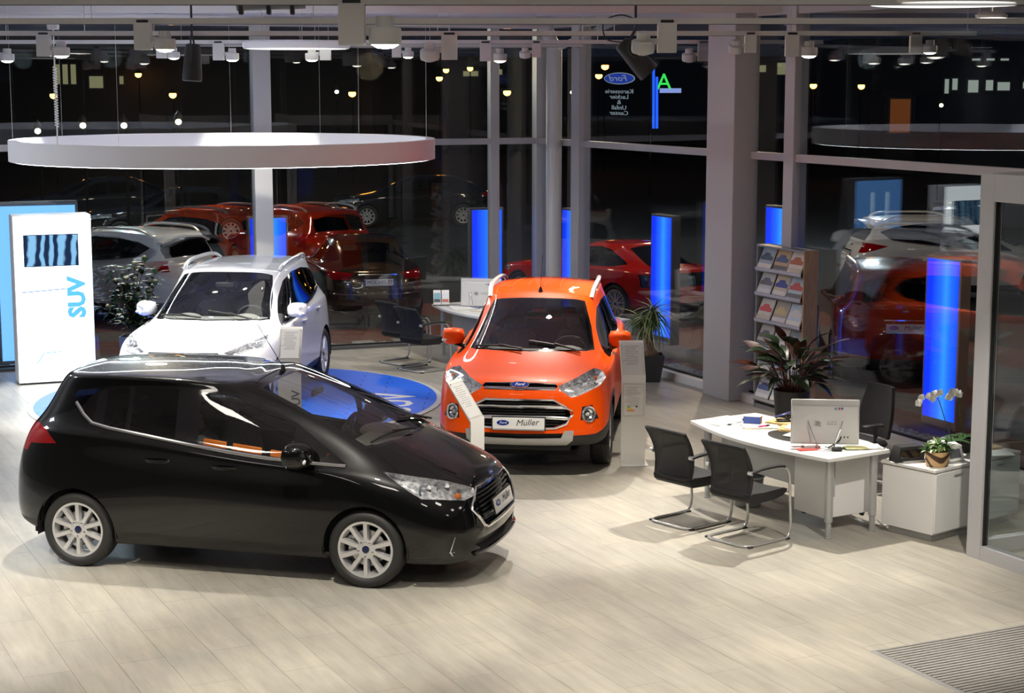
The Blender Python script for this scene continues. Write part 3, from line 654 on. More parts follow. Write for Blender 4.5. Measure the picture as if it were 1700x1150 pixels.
def build_car(S):
    root = thing(S['name'], S['label'], 'car', (S['pose'][0], S['pose'][1], 0), S['pose'][2], S.get('group'))
    root.location.z = S.get('z', 0.)
    P = S['grid']; paint = S['paint']; sh = Shell(P, *S.get('res', (6, 8))); bm = sh.bm; R = S['R']; wb = S['wb']
    hi = S.get('hi', True); sideg = S.get('sideglass', TINT)
    dws = (.55, 0, .83)
    # windscreen: black border, then the pane
    fr = sh.cut(S['ws'], dws); gl = sh.cut(offset_poly(S['ws'], dws, .028), dws, bm=fr)
    o = panel('windscreen', mirror_join(gl), SCREEN, root); panel('windscreen_border', mirror_join(fr), GLOSSB, o)
    # side windows
    fr = sh.cut(S['dlo'], SIDE)
    for g, gm in zip(S['glass'], S.get('glassmat', [sideg] * 9)):
        b = sh.cut(g, SIDE, bm=fr); both('side_window', b, gm, root)
    both('window_surround', fr, S.get('surround', GLOSSB), root)
    # rear window
    if S.get('rw'):
        d = S.get('rwd', (-.9, 0, .3)); fr = sh.cut(S['rw'], d); gl = sh.cut(offset_poly(S['rw'], d, .03), d, bm=fr)
        o = panel('rear_window', mirror_join(gl), PRIV, root); panel('rear_window_border', mirror_join(fr), GLOSSB, o)
    # head lamps and tail lamps
    for nm, lst in (('headlight', S.get('hl', [])), ('fog_light', S.get('fog', [])), ('tail_light', S.get('tl', []))):
        for poly, d, thr in lst:
            b = sh.cut(poly, d, thr)
            if not b.faces: continue
            if nm == 'tail_light':
                both(nm, b, REDL, root); continue
            tray = recess(b, S.get('hldepth', .06) if nm == 'headlight' else .03, .22 if nm == 'headlight' else .12)
            c = sum((v.co for v in b.verts), Vector()) / len(b.verts); nrm = sum((Vector(v[b.verts.layers.float_vector['nrm']]) for v in b.verts), Vector()).normalized()
            lens = b.copy()
            for s in (1, -1):
                tr = tray if s > 0 else mirrored(tray); o = tr.build(nm, REFL if nm == 'headlight' else BLACKP, root)
                panel('lamp_lens', lens.copy(), LENS, o, s < 0)
                cc = Vector((c.x, c.y * s, c.z)); nn = Vector((nrm.x, nrm.y * s, nrm.z)); q = frame(cc - nn * .03, nn.orthogonal(), nn.cross(nn.orthogonal()))
                k = S.get('bulb', .055) if nm == 'headlight' else S.get('fogr', .05)
                offs = [(0, 0)] if nm == 'fog_light' or not hi else [(-.06, 0), (.06, 0)]
                if nm == 'headlight' and hi: side = Vector((0, 0, 1)).cross(nn).normalized()
                for j, (u, v) in enumerate(offs):
                    f = q if nm == 'fog_light' or not hi else frame(cc - nn * .035 + side * u * 1.3 * s, side, Vector((0, 0, 1)))
                    bb = MB().lathe([(k * .35, -.012), (k * .9, .012), (k, .016), (k * .98, .004)], 20, f, cap=False); bb.build('bulb_ring', CHROME, o)
                    MB().sphere((0, 0, 0), k * .5, 12, (1, 1, .6)).xf(f).build('projector', LENS if nm == 'headlight' else LAMPW, o)
                if nm == 'headlight' and S.get('amber'):
                    a = Vector(S['amber']); h, n2 = sh.hit((a.x, a.y * s, a.z), (d[0], d[1] * s, d[2]))
                    if h is not None: MB().sphere((h - n2 * .025), .03, 10, (1, .8, .8)).build('turn_bulb', AMBER, o)
    # openings with dark trays: grille, intakes
    for nm, poly, d, dep, m in S.get('open', []):
        b = sh.cut(poly, d)
        if b.faces: joined(recess(b, dep, 0.)).build(nm, m, root)
    for nm, poly, d, m, thr in S.get('skin', []):
        b = sh.cut(poly, d, thr)
        if not b.faces: continue
        if min(v.co.y for v in b.verts) < 1e-3: panel(nm, mirror_join(b), m, root)
        else: both(nm, b, m, root)
    # wheel arches
    for cx in (0, -wb):
        if S.get('archtrim'):
            t = sh.cut(circle_side(cx, R + .01, S['arch'] + .075), SIDE, .05); t2 = sh.cut(circle_side(cx, R + .01, S['arch']), SIDE, .02, bm=t); t2.free(); both('arch_trim', t, BLACKP, root)
        b = sh.cut(circle_side(cx, R + .01, S['arch']), SIDE, .02); b.free()
        for s in (1, -1):
            y0 = S['track'] - S['tw'] - .05; y1 = S['lip']
            mb = MB(); n = 18; vs = []
            for y in (y0, y1):
                for i in range(n + 1): t = PI * (1.12 * i / n - .06); vs.append((cx + (S['arch'] + .012) * math.cos(t), s * y, R + .01 + (S['arch'] + .012) * math.sin(t)))
            mb.add(vs, [(i, i + 1, n + 2 + i, n + 1 + i) for i in range(n)] + [tuple(range(n + 1))], True); mb.build('arch_liner', LINER, root)
    g = .0035 if hi else .005
    if S.get('hood'):
        b = mirror_join(sh.cut(S['hood'], (.25, 0, 1), .2)); panel('hood', gap(b, g), paint, root)
    if S.get('gate'):
        b = mirror_join(sh.cut(S['gate'], REAR)); panel('tailgate', gap(b, g), paint, root)
    for dp in S.get('doors', []):
        b = gap(sh.cut(dp, SIDE, .05), g); both('door', b, paint, root)
    for nm, poly, m in S.get('lower', []):
        b = sh.cut(poly, SIDE, -1.1)
        if b.faces: panel(nm, mirror_join(b), m, root)
    for nm, poly in S.get('bumpers', []):
        b = sh.cut(poly, SIDE, -1.1)
        if b.faces: panels(nm, gap(mirror_join(b), g), paint, root)
    bmb = mirror_join(bm); panel('body_shell', bmb, paint, root)
    # inside: floor pan, dashboard, seats
    cw = S['cowl']; zf = S.get('floor', .34); rear = S['rear']; bz = S['beltz']; w = S['cabw']
    fp = MB(); fp.box(((cw + rear) / 2 + .1, 0, zf - .04), (abs(rear - cw) - .3, w * 2, .06)); fp.box((.25, 0, .42), (1.0, 1.0, .28))
    for s in (1, -1):
        fp.box(((cw + rear) / 2, s * (w + .05), (zf + bz - .10) / 2), (abs(rear - cw) - .3, .02, bz - .10 - zf))
    fp.box((cw - .05, 0, .7), (.03, w * 1.9, .5)); fp.box((rear + .22, 0, .66), (.03, w * 1.6, .6)); fp.build('floor_pan', DARKIN, root)
    if hi:
        d = MB(); d.prism([(cw + .02, bz - .02), (cw - .42, bz + .04), (cw - .55, bz - .04), (cw - .5, bz - .32), (cw - .1, bz - .4)], -w * .96, w * .96, Matrix(((1, 0, 0, 0), (0, 0, 1, 0), (0, 1, 0, 0), (0, 0, 0, 1))))
        for s in (1, -1): d.sphere((cw - .40, s * .36, bz + .02), .17, 14, (.9, 1, .35))
        db = d.build('dashboard', S.get('dashm', GREYIN), root)
        T = Matrix.Translation((cw - .68, .37, bz - .02)) @ Matrix.Rotation(-1.15, 4, 'Y'); sw = MB(); sw.tube([T @ Vector((.185 * math.cos(2 * PI * i / 28), .185 * math.sin(2 * PI * i / 28), 0)) for i in range(28)], .016, 8, closed=True)
        for a in (0, PI, PI * 1.5): sw.tube([T @ Vector((.04 * math.cos(a), .04 * math.sin(a), -.02)), T @ Vector((.18 * math.cos(a), .18 * math.sin(a), 0))], .014, 6)
        sw.sphere(T @ Vector((0, 0, -.01)), .06, 12); sw.build('steering_wheel', DARKIN, root)
        MB().box((cw - .80 if not S.get('rmx') else S['rmx'], 0, S['roofz'] - .16), (.03, .24, .07), bevel=.015).build('rear_view_mirror', BLACKP, root)
        for s in (1, -1): seat(root, cw - 1.35, s * .36, zf, SEATM)
        rb = MB(); rb.box((cw - 2.15, 0, zf + .12), (.5, 1.18, .18), bevel=.05); rb.box((cw - 2.45, 0, zf + .44), (.16, 1.18, .58), Matrix.Rotation(-.3, 4, 'Y'), bevel=.05)
        for y in (-.38, 0, .38): rb.box((cw - 2.58, y, zf + .80), (.09, .24, .15), Matrix.Rotation(-.2, 4, 'Y'), bevel=.04)
        rb.build('rear_bench', SEATM, root)
        wiper(root, sh, (cw - .02, .52, 1.1), (cw - .12, -.02, 1.15)); wiper(root, sh, (cw + .02, -.08, 1.1), (cw - .12, -.60, 1.12))
        for x, z in S.get('handles', []): handle(root, sh, x, z, S.get('handlem', paint))
        if S.get('mirror'): mirror_pair(root, *S['mirror'][:3], S.get('mirrorm', paint), S['mirror'][3])
    up = MB(); up.box((-wb / 2, 0, .22), (wb + 1.1, 1.1, .06)); up.build('underbody', LINER, root)
    for x in (0, -wb):
        for s in (1, -1): wheel(root, x, s * (S['track'] - S['tw'] / 2), R, S['rim'], S['tw'], S['style'], S.get('capblue', True))
    if S.get('rails'):
        for s in (1, -1):
            pts = on_surface(sh, [Vector((x, s * y, 0)) for x, y in S['rails']], TOP, .0)
            k = len(pts); q = [p + Vector((0, s * 0.0, .065 * min(1, 2.2 * min(i, k - 1 - i) / max(1, k - 1) * 2) )) for i, p in enumerate(pts)]
            MB().tube(catmull(q, 4), .027, 8, flat=.8).build('roof_rail', SILVER, root)
    if S.get('antenna'):
        x, y = S['antenna'][:2]; h, n = sh.hit((x, y, 0), TOP); e = h + Vector((-.22, 0, .38)) * S['antenna'][2]
        b = MB(); b.lathe([(.028, 0), (.02, .02), (.01, .05)], 12, Matrix.Translation(h)); b.tube([h + Vector((0, 0, .03)), e], .0035, 6); b.build('antenna', BLACKP, root)
    if S.get('belt'):
        for s in (1, -1):
            pts = on_surface(sh, [Vector((x, s, z)) for x, z in S['belt']], (0, s, 0), .004)
            MB().tube(pts, .015, 6).build('belt_trim', S.get('beltm', CHROME), root)
    if S.get('after'): S['after'](root, sh)
    return root
def strip(sh, pts, d, r, m, name, parent, off=.004, closed=False, step=.04, n=6):
    q = on_surface(sh, dense(pts, step, closed), d, off)
    if len(q) < 2: return None
    return MB().tube(q, r, n, closed=closed).build(name, m, parent)
def surf_frame(sh, p, d, off=0., up=(0, 0, 1)):
    h, n = sh.hit(p, d); up = Vector(up); ex = up.cross(n).normalized(); return frame(h + n * off, ex, n.cross(ex))
# ------------------------------------------------------------------ the individual cars
def spec_bmax():
    g = base_grid(); g[4, 5:10, 1] -= .010; g[5, 5:10, 1] += .012; g[3, 5:10, 1] += .004
    S = dict(grid=g, R=.31, rim=.222, tw=.205, track=.855, wb=2.489, arch=.345, lip=.855, style='ten', cowl=.10, rear=-2.95, beltz=1.0, cabw=.64, roofz=1.56)
    S['ws'] = V3((.21, -.06, 1.12), (.16, .38, 1.11), (.05, .585, 1.095), (-.07, .665, 1.06), (-.5, .615, 1.29), (-1.0, .545, 1.50), (-.965, .32, 1.53), (-.95, -.06, 1.54))
    S['dlo'] = smooth_poly(sidep([(-.14, .955), (-.62, 1.262), (-.95, 1.415), (-1.2, 1.478), (-1.6, 1.508), (-2.1, 1.50), (-2.55, 1.452), (-2.62, 1.41), (-2.36, 1.19), (-2.2, 1.162), (-1.5, 1.07), (-.8, .995)]), .03, 2)
    S['glass'] = [sidep([(-.20, .975), (-.56, 1.20), (-.565, .985)], .02, 2), sidep([(-.62, .995), (-.62, 1.235), (-.95, 1.39), (-1.2, 1.45), (-1.435, 1.475), (-1.42, 1.075), (-.8, 1.01)], .025, 3),
                  sidep([(-1.62, 1.10), (-1.63, 1.488), (-2.02, 1.485), (-2.02, 1.15)], .02, 2), sidep([(-2.06, 1.155), (-2.06, 1.483), (-2.26, 1.474), (-2.26, 1.182)], .02, 2), sidep([(-2.36, 1.21), (-2.34, 1.462), (-2.53, 1.435), (-2.58, 1.40), (-2.42, 1.225)], .02, 2)]
    S['glassmat'] = [SCREEN, SCREEN, PRIV, PRIV, PRIV]
    S['rw'] = V3((-3, -.06, 1.17), (-3, .48, 1.17), (-2.85, .5, 1.30), (-2.8, .46, 1.46), (-2.8, -.06, 1.48))
    S['hl'] = [(V3((.17, .81, .945), (.40, .74, .905), (.62, .60, .845), (.775, .44, .765), (.80, .45, .715), (.74, .60, .695), (.45, .80, .735), (.36, .82, .80), (.27, .82, .865)), (.62, .75, .25), .0)]
    S['tl'] = [(sidep([(-2.66, 1.02), (-2.78, 1.12), (-2.88, 1.15), (-3.2, 1.15), (-3.2, .93), (-2.98, .93), (-2.93, 1.0)]), SIDE, .28)]
    S['open'] = [('grille', V3((0, -.06, .74), (0, .40, .74), (0, .53, .655), (0, .555, .62), (0, .45, .49), (0, .40, .465), (0, -.06, .465)), FRONT, .05, GLOSSB), ('lower_intake', V3((0, -.06, .37), (0, .56, .385), (0, .60, .35), (0, .5, .29), (0, -.06, .285)), FRONT, .05, BLACKP)]
    S['hood'] = V3((.83, -.06, 0), (.80, .30, 0), (.74, .47, 0), (.42, .735, 0), (.14, .80, 0), (-.12, .755, 0), (-.06, .68, 0), (.08, .59, 0), (.20, .35, 0), (.235, -.06, 0))
    S['gate'] = V3((0, -.06, .66), (0, .54, .66), (0, .60, .95), (0, .60, 1.2), (0, .52, 1.50), (0, -.06, 1.52))
    S['doors'] = [sidep([(-.42, .30), (-.40, .60), (-.43, .97), (-.5, 1.01), (-1.455, 1.1), (-1.455, .29)], .03, 3), sidep([(-1.47, .29), (-1.47, 1.1), (-2.22, 1.19), (-2.30, 1.0), (-2.16, .74), (-2.06, .55), (-2.03, .29)], .03, 3)]
    S['lower'] = [('sill_trim', sidep([(1.2, .1), (1.2, .262), (-.3, .262), (-2.2, .27), (-2.9, .37), (-3.5, .37), (-3.5, .1)]), BLACKP)]
    S['bumpers'] = [('front_bumper', sidep([(1.2, .2), (1.2, .765), (.79, .765), (.45, .73), (.30, .62), (.30, .2)])), ('rear_bumper', sidep([(-2.6, .2), (-2.62, .62), (-2.75, .74), (-3.5, .66), (-3.5, .2)]))]
    S['handles'] = [(-1.17, .905), (-1.75, .93)]; S['mirror'] = (-.50, .80, 1.06, 1.22)
    S['antenna'] = (-1.0, 0, 1.0); S['belt'] = [(-.17, .957), (-.5, .972), (-.8, .99), (-1.15, 1.026), (-1.5, 1.068), (-1.85, 1.115), (-2.2, 1.160), (-2.36, 1.188), (-2.45, 1.25), (-2.54, 1.34)]
    S['amber'] = (.70, .60, .74)
    def after(root, sh):
        loop = [Vector((0, y, z)) for y, z in ((.40, .755), (.545, .655), (.57, .62), (.455, .475), (.40, .45), (-.40, .45), (-.455, .475), (-.57, .62), (-.545, .655), (-.40, .755))]
        strip(sh, loop, FRONT, .013, CHROME, 'grille_surround', root, 0., True)
        for k, z in enumerate((.51, .545, .58, .615, .65, .685, .715)):
            w = .42 if z > .6 else .40; strip(sh, [Vector((0, -w, z)), Vector((0, w, z))], FRONT, .009, BLACKP, 'grille_bar', root, -.022)
        M = surf_frame(sh, (0, 0, .575), FRONT, .012); plate(root, M)
        emblem(root, surf_frame(sh, (.8, 0, .805), (.75, 0, .66), .004), .12)
        for s in (1, -1):
            b = MB(); p = [sh.hit((.6, s * y, z), (.9, s * .45, 0))[0] for y, z in ((.70, .44), (.735, .32), (.70, .30))]
            if all(q is not None for q in p): b.tube(p, [.006, .012, .02], 6); b.build('fog_trim', CHROME, root)
        strip(sh, [Vector((.1, -.60, .275)), Vector((.9, 0, .275)), Vector((.1, .60, .275))], FRONT, .018, GLOSSB, 'splitter', root, .01)
        # orange trim panels inside the near door, seen over the window sill
        OR = mat('orange_trim', (.85, .22, .02), .45)
        for x, l, z in ((-1.36, .2, 1.05), (-1.08, .25, 1.02), (-.76, .24, .985), (-.33, .14, .985)):
            MB().box((x, -.60, z - .03), (l, .02, .10), Matrix.Rotation(.10, 4, 'Y'), bevel=.005).build('orange_panel', OR, root)
        strip(sh, [Vector((-1.03, -.5, 0)), Vector((-1.03, .5, 0))], TOP, .004, BLACKP, 'roof_joint', root, .001)
    S['after'] = after; S['dashm'] = mat('taupe_dash', (.13, .125, .11), .7)
    return S
def spec_eco():
    g = base_grid(([-3.25, -2.489, 0, .64, .80, .90], [-3.12, -2.519, 0, .64, .775, .87]), ([-3.03, -2.82, -2.05, -1.2, -.93, -.36, -.10, .17], [-3.03, -2.84, -2.1, -1.30, -1.10, -.60, -.36, -.13]),
                  ([.2, .25, .42, .62, .775, .895, .995, 1.115, 1.19, 1.345, 1.54, 1.61], [.33, .36, .50, .745, .955, 1.03, 1.085, 1.15, 1.19, 1.385, 1.60, 1.69]), [1.0, 1.02, 1.015, 1.015, 1.02, 1.02, 1.0, .985, .95, .95, 1])
    S = dict(grid=g, R=.335, rim=.21, tw=.205, track=.87, wb=2.519, arch=.375, lip=.865, style='five', cowl=-.2, rear=-2.95, beltz=1.06, cabw=.64, roofz=1.58, floor=.42)
    S['ws'] = V3((-.10, -.06, 1.15), (-.16, .38, 1.145), (-.25, .58, 1.13), (-.37, .665, 1.11), (-.75, .60, 1.34), (-1.14, .50, 1.53), (-1.11, .3, 1.555), (-1.10, -.06, 1.565))
    S['dlo'] = smooth_poly(sidep([(-.43, 1.05), (-.85, 1.31), (-1.25, 1.48), (-1.6, 1.52), (-2.2, 1.50), (-2.55, 1.42), (-2.66, 1.30), (-2.5, 1.21), (-2.1, 1.15), (-1.2, 1.08)]), .03, 2)
    S['glass'] = [sidep([(-.62, 1.085), (-.95, 1.305), (-1.25, 1.435), (-1.50, 1.48), (-1.50, 1.13)], .02, 2), sidep([(-1.60, 1.14), (-1.60, 1.485), (-2.1, 1.475), (-2.12, 1.18)], .02, 2), sidep([(-2.2, 1.195), (-2.18, 1.465), (-2.5, 1.395), (-2.6, 1.29), (-2.48, 1.235)], .02, 2)]
    S['glassmat'] = [TINT, PRIV, PRIV]
    S['rw'] = V3((-3, -.06, 1.22), (-3, .46, 1.22), (-2.85, .46, 1.33), (-2.8, .43, 1.46), (-2.8, -.06, 1.5))
    S['hl'] = [(V3((0, .375, .935), (0, .47, .965), (0, .62, 1.015), (0, .755, 1.055), (0, .79, 1.02), (0, .78, .94), (0, .70, .875), (0, .50, .805), (0, .455, .803), (0, .38, .895)), (.92, .3, .2), .0)]
    S['hl'] = [([p + Vector((.75 - .5 * max(0, p.y - .40) / .37, 0, 0)) for p in S['hl'][0][0]], (.85, .45, .2), .0)]
    S['tl'] = [(sidep([(-2.75, 1.22), (-2.85, 1.24), (-3.2, 1.24), (-3.2, .98), (-3.0, .98), (-2.9, 1.05)]), SIDE, .28)]
    S['fog'] = [(smooth_poly([Vector((0, .655 + .075 * math.cos(2 * PI * i / 20), .665 + .075 * math.sin(2 * PI * i / 20))) for i in range(20)], .001, 1)[::2], (.9, .4, 0), .0)]
    S['fog'] = [([Vector((.66, .655 + .068 * math.cos(2 * PI * i / 20), .655 + .068 * math.sin(2 * PI * i / 20))) for i in range(20)], (.9, .4, 0), .0)]
    S['fogr'] = .055; S['bulb'] = .05
    S['open'] = [('upper_grille', V3((0, -.06, .96), (0, .355, .955), (0, .38, .93), (0, .34, .905), (0, -.06, .895)), FRONT, .03, GLOSSB),
                 ('main_grille', V3((0, -.06, .80), (0, .33, .80), (0, .50, .70), (0, .515, .66), (0, .48, .58), (0, .34, .535), (0, -.06, .525)), FRONT, .06, GLOSSB),
                 ('lower_intake', V3((0, -.06, .465), (0, .44, .475), (0, .42, .425), (0, -.06, .415)), FRONT, .05, BLACKP)]
    S['skin'] = [('fog_bezel', V3((.66, .55, .60), (.66, .575, .735), (.66, .70, .745), (.66, .785, .60)), (.9, .4, 0), BLACKP, .0),
                 ('skid_plate', V3((0, -.06, .415), (0, .42, .425), (0, .455, .50), (0, .545, .50), (0, .535, .40), (0, .47, .345), (0, -.06, .335)), FRONT, mat('skid_silver', (.50, .50, .48), .4, .5), .05)]
    S['hood'] = V3((.80, -.06, 0), (.765, .36, 0), (.70, .46, 0), (.30, .745, 0), (-.05, .79, 0), (-.40, .745, 0), (-.33, .675, 0), (-.20, .59, 0), (-.12, .35, 0), (-.07, -.06, 0))
    S['doors'] = [sidep([(-.46, .44), (-.44, .75), (-.5, 1.05), (-1.50, 1.13), (-1.50, .44)], .03, 3), sidep([(-1.515, .44), (-1.515, 1.14), (-2.3, 1.22), (-2.36, 1.1), (-2.2, .80), (-2.08, .60), (-2.06, .44)], .03, 3)]
    S['gate'] = V3((0, -.06, .70), (0, .55, .70), (0, .62, 1.0), (0, .62, 1.25), (0, .50, 1.53), (0, -.06, 1.55))
    S['lower'] = [('lower_cladding', sidep([(1.2, .2), (1.2, .44), (.70, .455), (.42, .535), (.25, .535), (-.3, .44), (-2.2, .44), (-2.9, .56), (-3.5, .56), (-3.5, .2)]), BLACKP)]
    S['bumpers'] = [('front_bumper', sidep([(1.2, .3), (1.2, .885), (.74, .885), (.40, .93), (.30, .70), (.32, .3)]))]
    S['handles'] = [(-1.25, 1.0), (-2.05, 1.06)]; S['mirror'] = (-.74, .80, 1.20, 1.08)
    S['rails'] = [(-1.25, .56), (-1.40, .575), (-1.65, .585), (-2.0, .585), (-2.3, .57), (-2.5, .555), (-2.62, .54)]; S['antenna'] = (-1.22, 0, 1.0); S['amber'] = (.42, .73, .99); S['archtrim'] = True
    def after(root, sh):
        def loop(pts, r, m, nm, off=0., closed=True): return strip(sh, [Vector((0, y, z)) for y, z in pts] + ([Vector((0, -y, z)) for y, z in pts[::-1]]), FRONT, r, m, nm, root, off, closed)
        loop([(.0, .805), (.34, .805), (.475, .735), (.30, .74)], .012, CHROME, 'grille_surround')
        loop([(.30, .728), (.47, .722), (.525, .70), (.53, .655), (.50, .625), (.3, .638)], .012, CHROME, 'grille_surround')
        loop([(.30, .622), (.495, .612), (.47, .565), (.36, .525), (.0, .513)], .012, CHROME, 'grille_surround')
        strip(sh, [Vector((0, -.36, .953)), Vector((0, 0, .963)), Vector((0, .36, .953))], FRONT, .007, CHROME, 'upper_bar', root, 0)
        strip(sh, [Vector((0, -.36, .905)), Vector((0, .36, .905))], FRONT, .009, CHROME, 'upper_bar', root, 0)
        strip(sh, [Vector((0, -.36, .93)), Vector((0, .36, .93))], FRONT, .007, CHROME, 'upper_bar', root, -.02)
        for z in (.77, .695, .665, .59, .56):
            w = .33 if z > .75 else .46 if z > .62 else .40; strip(sh, [Vector((0, -w, z)), Vector((0, w, z))], FRONT, .008, BLACKP, 'grille_bar', root, -.03)
        plate(root, surf_frame(sh, (0, .0, .572), FRONT, .03)); emblem(root, surf_frame(sh, (0, 0, .93), FRONT, .03), .19)
        for s in (1, -1):
            q = on_surface(sh, [Vector((.66, s * (.655 + .072 * math.cos(2 * PI * i / 24)), .655 + .072 * math.sin(2 * PI * i / 24))) for i in range(24)], (.9, s * .4, 0), .004)
            MB().tube(q, .012, 6, closed=True).build('fog_ring', CHROME, root)
        for y in (-.36, -.18, 0, .18, .36): strip(sh, [Vector((-1.5, y, 0)), Vector((-2.6, y * .92, 0))], TOP, .011, S['paint'], 'roof_rib', root, -.004)
    S['after'] = after; return S
def spec_kuga():
    g = base_grid(([-3.25, -2.489, 0, .64, .80, .90], [-3.60, -2.69, 0, .66, .83, .93]), ([-3.03, -2.82, -2.05, -1.2, -.93, -.36, -.10, .17], [-3.42, -3.22, -2.3, -1.42, -1.20, -.70, -.46, -.22]),
                  ([.2, .25, .42, .62, .775, .895, .995, 1.115, 1.19, 1.345, 1.54, 1.61], [.24, .28, .44, .68, .90, .985, 1.05, 1.12, 1.19, 1.375, 1.585, 1.655]), [1.04, 1.05, 1.05, 1.045, 1.05, 1.06, 1.045, 1.035, 1.03, 1.03, 1])
    S = dict(grid=g, R=.345, rim=.235, tw=.225, track=.905, wb=2.69, arch=.385, lip=.90, style='five', cowl=-.28, rear=-3.35, beltz=1.06, cabw=.69, roofz=1.60, floor=.42)
    S['ws'] = V3((-.18, -.06, 1.12), (-.24, .40, 1.115), (-.34, .62, 1.10), (-.46, .705, 1.08), (-.85, .645, 1.34), (-1.25, .56, 1.54), (-1.22, .32, 1.575), (-1.205, -.06, 1.585))
    S['dlo'] = smooth_poly(sidep([(-.52, 1.02), (-.95, 1.29), (-1.35, 1.475), (-1.75, 1.545), (-2.3, 1.54), (-2.8, 1.48), (-3.08, 1.38), (-2.85, 1.225), (-2.2, 1.14), (-1.2, 1.05)]), .03, 2)
    S['glass'] = [sidep([(-.70, 1.05), (-1.05, 1.285), (-1.40, 1.445), (-1.66, 1.50), (-1.66, 1.105)], .02, 2), sidep([(-1.76, 1.115), (-1.76, 1.51), (-2.3, 1.505), (-2.35, 1.185)], .02, 2), sidep([(-2.43, 1.20), (-2.40, 1.50), (-2.78, 1.445), (-3.0, 1.37), (-2.84, 1.255)], .02, 2)]
    S['rw'] = V3((-3.3, -.06, 1.19), (-3.3, .54, 1.19), (-3.2, .56, 1.32), (-3.2, .50, 1.50), (-3.2, -.06, 1.53)); S['glassmat'] = [TINT, PRIV, PRIV]
    S['hl'] = [([Vector((.80 - .75 * max(0, y - .45) / .45, y, z)) for y, z in ((.46, .885), (.60, .93), (.76, .985), (.88, 1.03), (.905, 1.0), (.87, .93), (.78, .865), (.62, .81), (.50, .82))], (.75, .6, .25), .0)]
    S['tl'] = [(sidep([(-2.95, 1.12), (-3.25, 1.17), (-3.8, 1.17), (-3.8, .97), (-3.4, .98), (-3.2, 1.04)]), SIDE, .28)]
    S['open'] = [('upper_grille', V3((0, -.06, .89), (0, .40, .885), (0, .42, .86), (0, .36, .83), (0, -.06, .82)), FRONT, .03, GLOSSB), ('main_grille', V3((0, -.06, .70), (0, .44, .69), (0, .52, .60), (0, .44, .44), (0, -.06, .42)), FRONT, .06, GLOSSB)]
    S['hood'] = V3((.83, -.06, 0), (.79, .42, 0), (.66, .52, 0), (.20, .82, 0), (-.1, .86, 0), (-.50, .79, 0), (-.43, .715, 0), (-.28, .62, 0), (-.20, .38, 0), (-.15, -.06, 0))
    S['doors'] = [sidep([(-.48, .40), (-.46, .75), (-.55, 1.03), (-1.66, 1.11), (-1.66, .40)], .03, 3), sidep([(-1.675, .40), (-1.675, 1.12), (-2.5, 1.22), (-2.56, 1.1), (-2.38, .80), (-2.25, .60), (-2.22, .40)], .03, 3)]
    S['gate'] = V3((0, -.06, .66), (0, .60, .66), (0, .68, .97), (0, .66, 1.22), (0, .56, 1.54), (0, -.06, 1.56))
    S['lower'] = [('lower_cladding', sidep([(1.2, .1), (1.2, .36), (.3, .40), (-.3, .37), (-2.3, .37), (-3.0, .44), (-4, .48), (-4, .1)]), BLACKP)]
    S['bumpers'] = [('front_bumper', sidep([(1.2, .3), (1.2, .80), (.8, .80), (.42, .86), (.32, .70), (.32, .3)])), ('rear_bumper', sidep([(-2.85, .3), (-2.9, .75), (-3.1, .86), (-4, .68), (-4, .3)]))]
    S['handles'] = [(-1.40, .98), (-2.25, 1.03)]; S['mirror'] = (-.86, .835, 1.165, 1.08)
    S['rails'] = [(-1.42, .60), (-1.55, .62), (-1.85, .635), (-2.3, .63), (-2.65, .61), (-2.85, .59), (-2.98, .565)]; S['belt'] = [(-.56, 1.022), (-1.2, 1.052), (-1.7, 1.10), (-2.2, 1.142), (-2.6, 1.19), (-2.85, 1.228)]
    def after(root, sh):
        emblem(root, surf_frame(sh, (0, 0, .86), FRONT, .012), .16); strip(sh, [Vector((0, -.5, .40)), Vector((0, .5, .40))], FRONT, .02, SILVER, 'skid_plate', root)
        for z in (.50, .56, .62, .66): strip(sh, [Vector((0, -.43, z)), Vector((0, .43, z))], FRONT, .01, CHROME, 'grille_bar', root, -.02)
        plate(root, surf_frame(sh, (0, 0, .50), FRONT, .02))
        M = surf_frame(sh, (-3, 0, .88), REAR, .012); plate(root, M)
        strip(sh, [Vector((0, -.28, .985)), Vector((0, .28, .985))], REAR, .016, CHROME, 'tailgate_trim', root); emblem(root, surf_frame(sh, (-3, 0, 1.09), REAR, .006), .13)
        sp = on_surface(sh, [Vector((-3.2, y, 1.56)) for y in (-.55, -.3, 0, .3, .55)], (-.5, 0, .85), .0)
        if len(sp) == 5:
            b = MB(); b.add([p + Vector((dx, 0, dz)) for p in sp for dx, dz in ((.18, .005), (-.14, .01), (-.13, -.025), (.10, -.05))], [(i * 4 + j, i * 4 + (j + 1) % 4, i * 4 + 4 + (j + 1) % 4, i * 4 + 4 + j) for i in range(4) for j in range(4)] + [(0, 1, 2, 3), (19, 18, 17, 16)], True); b.build('roof_spoiler', S['paint'], root)
    S['after'] = after; return S
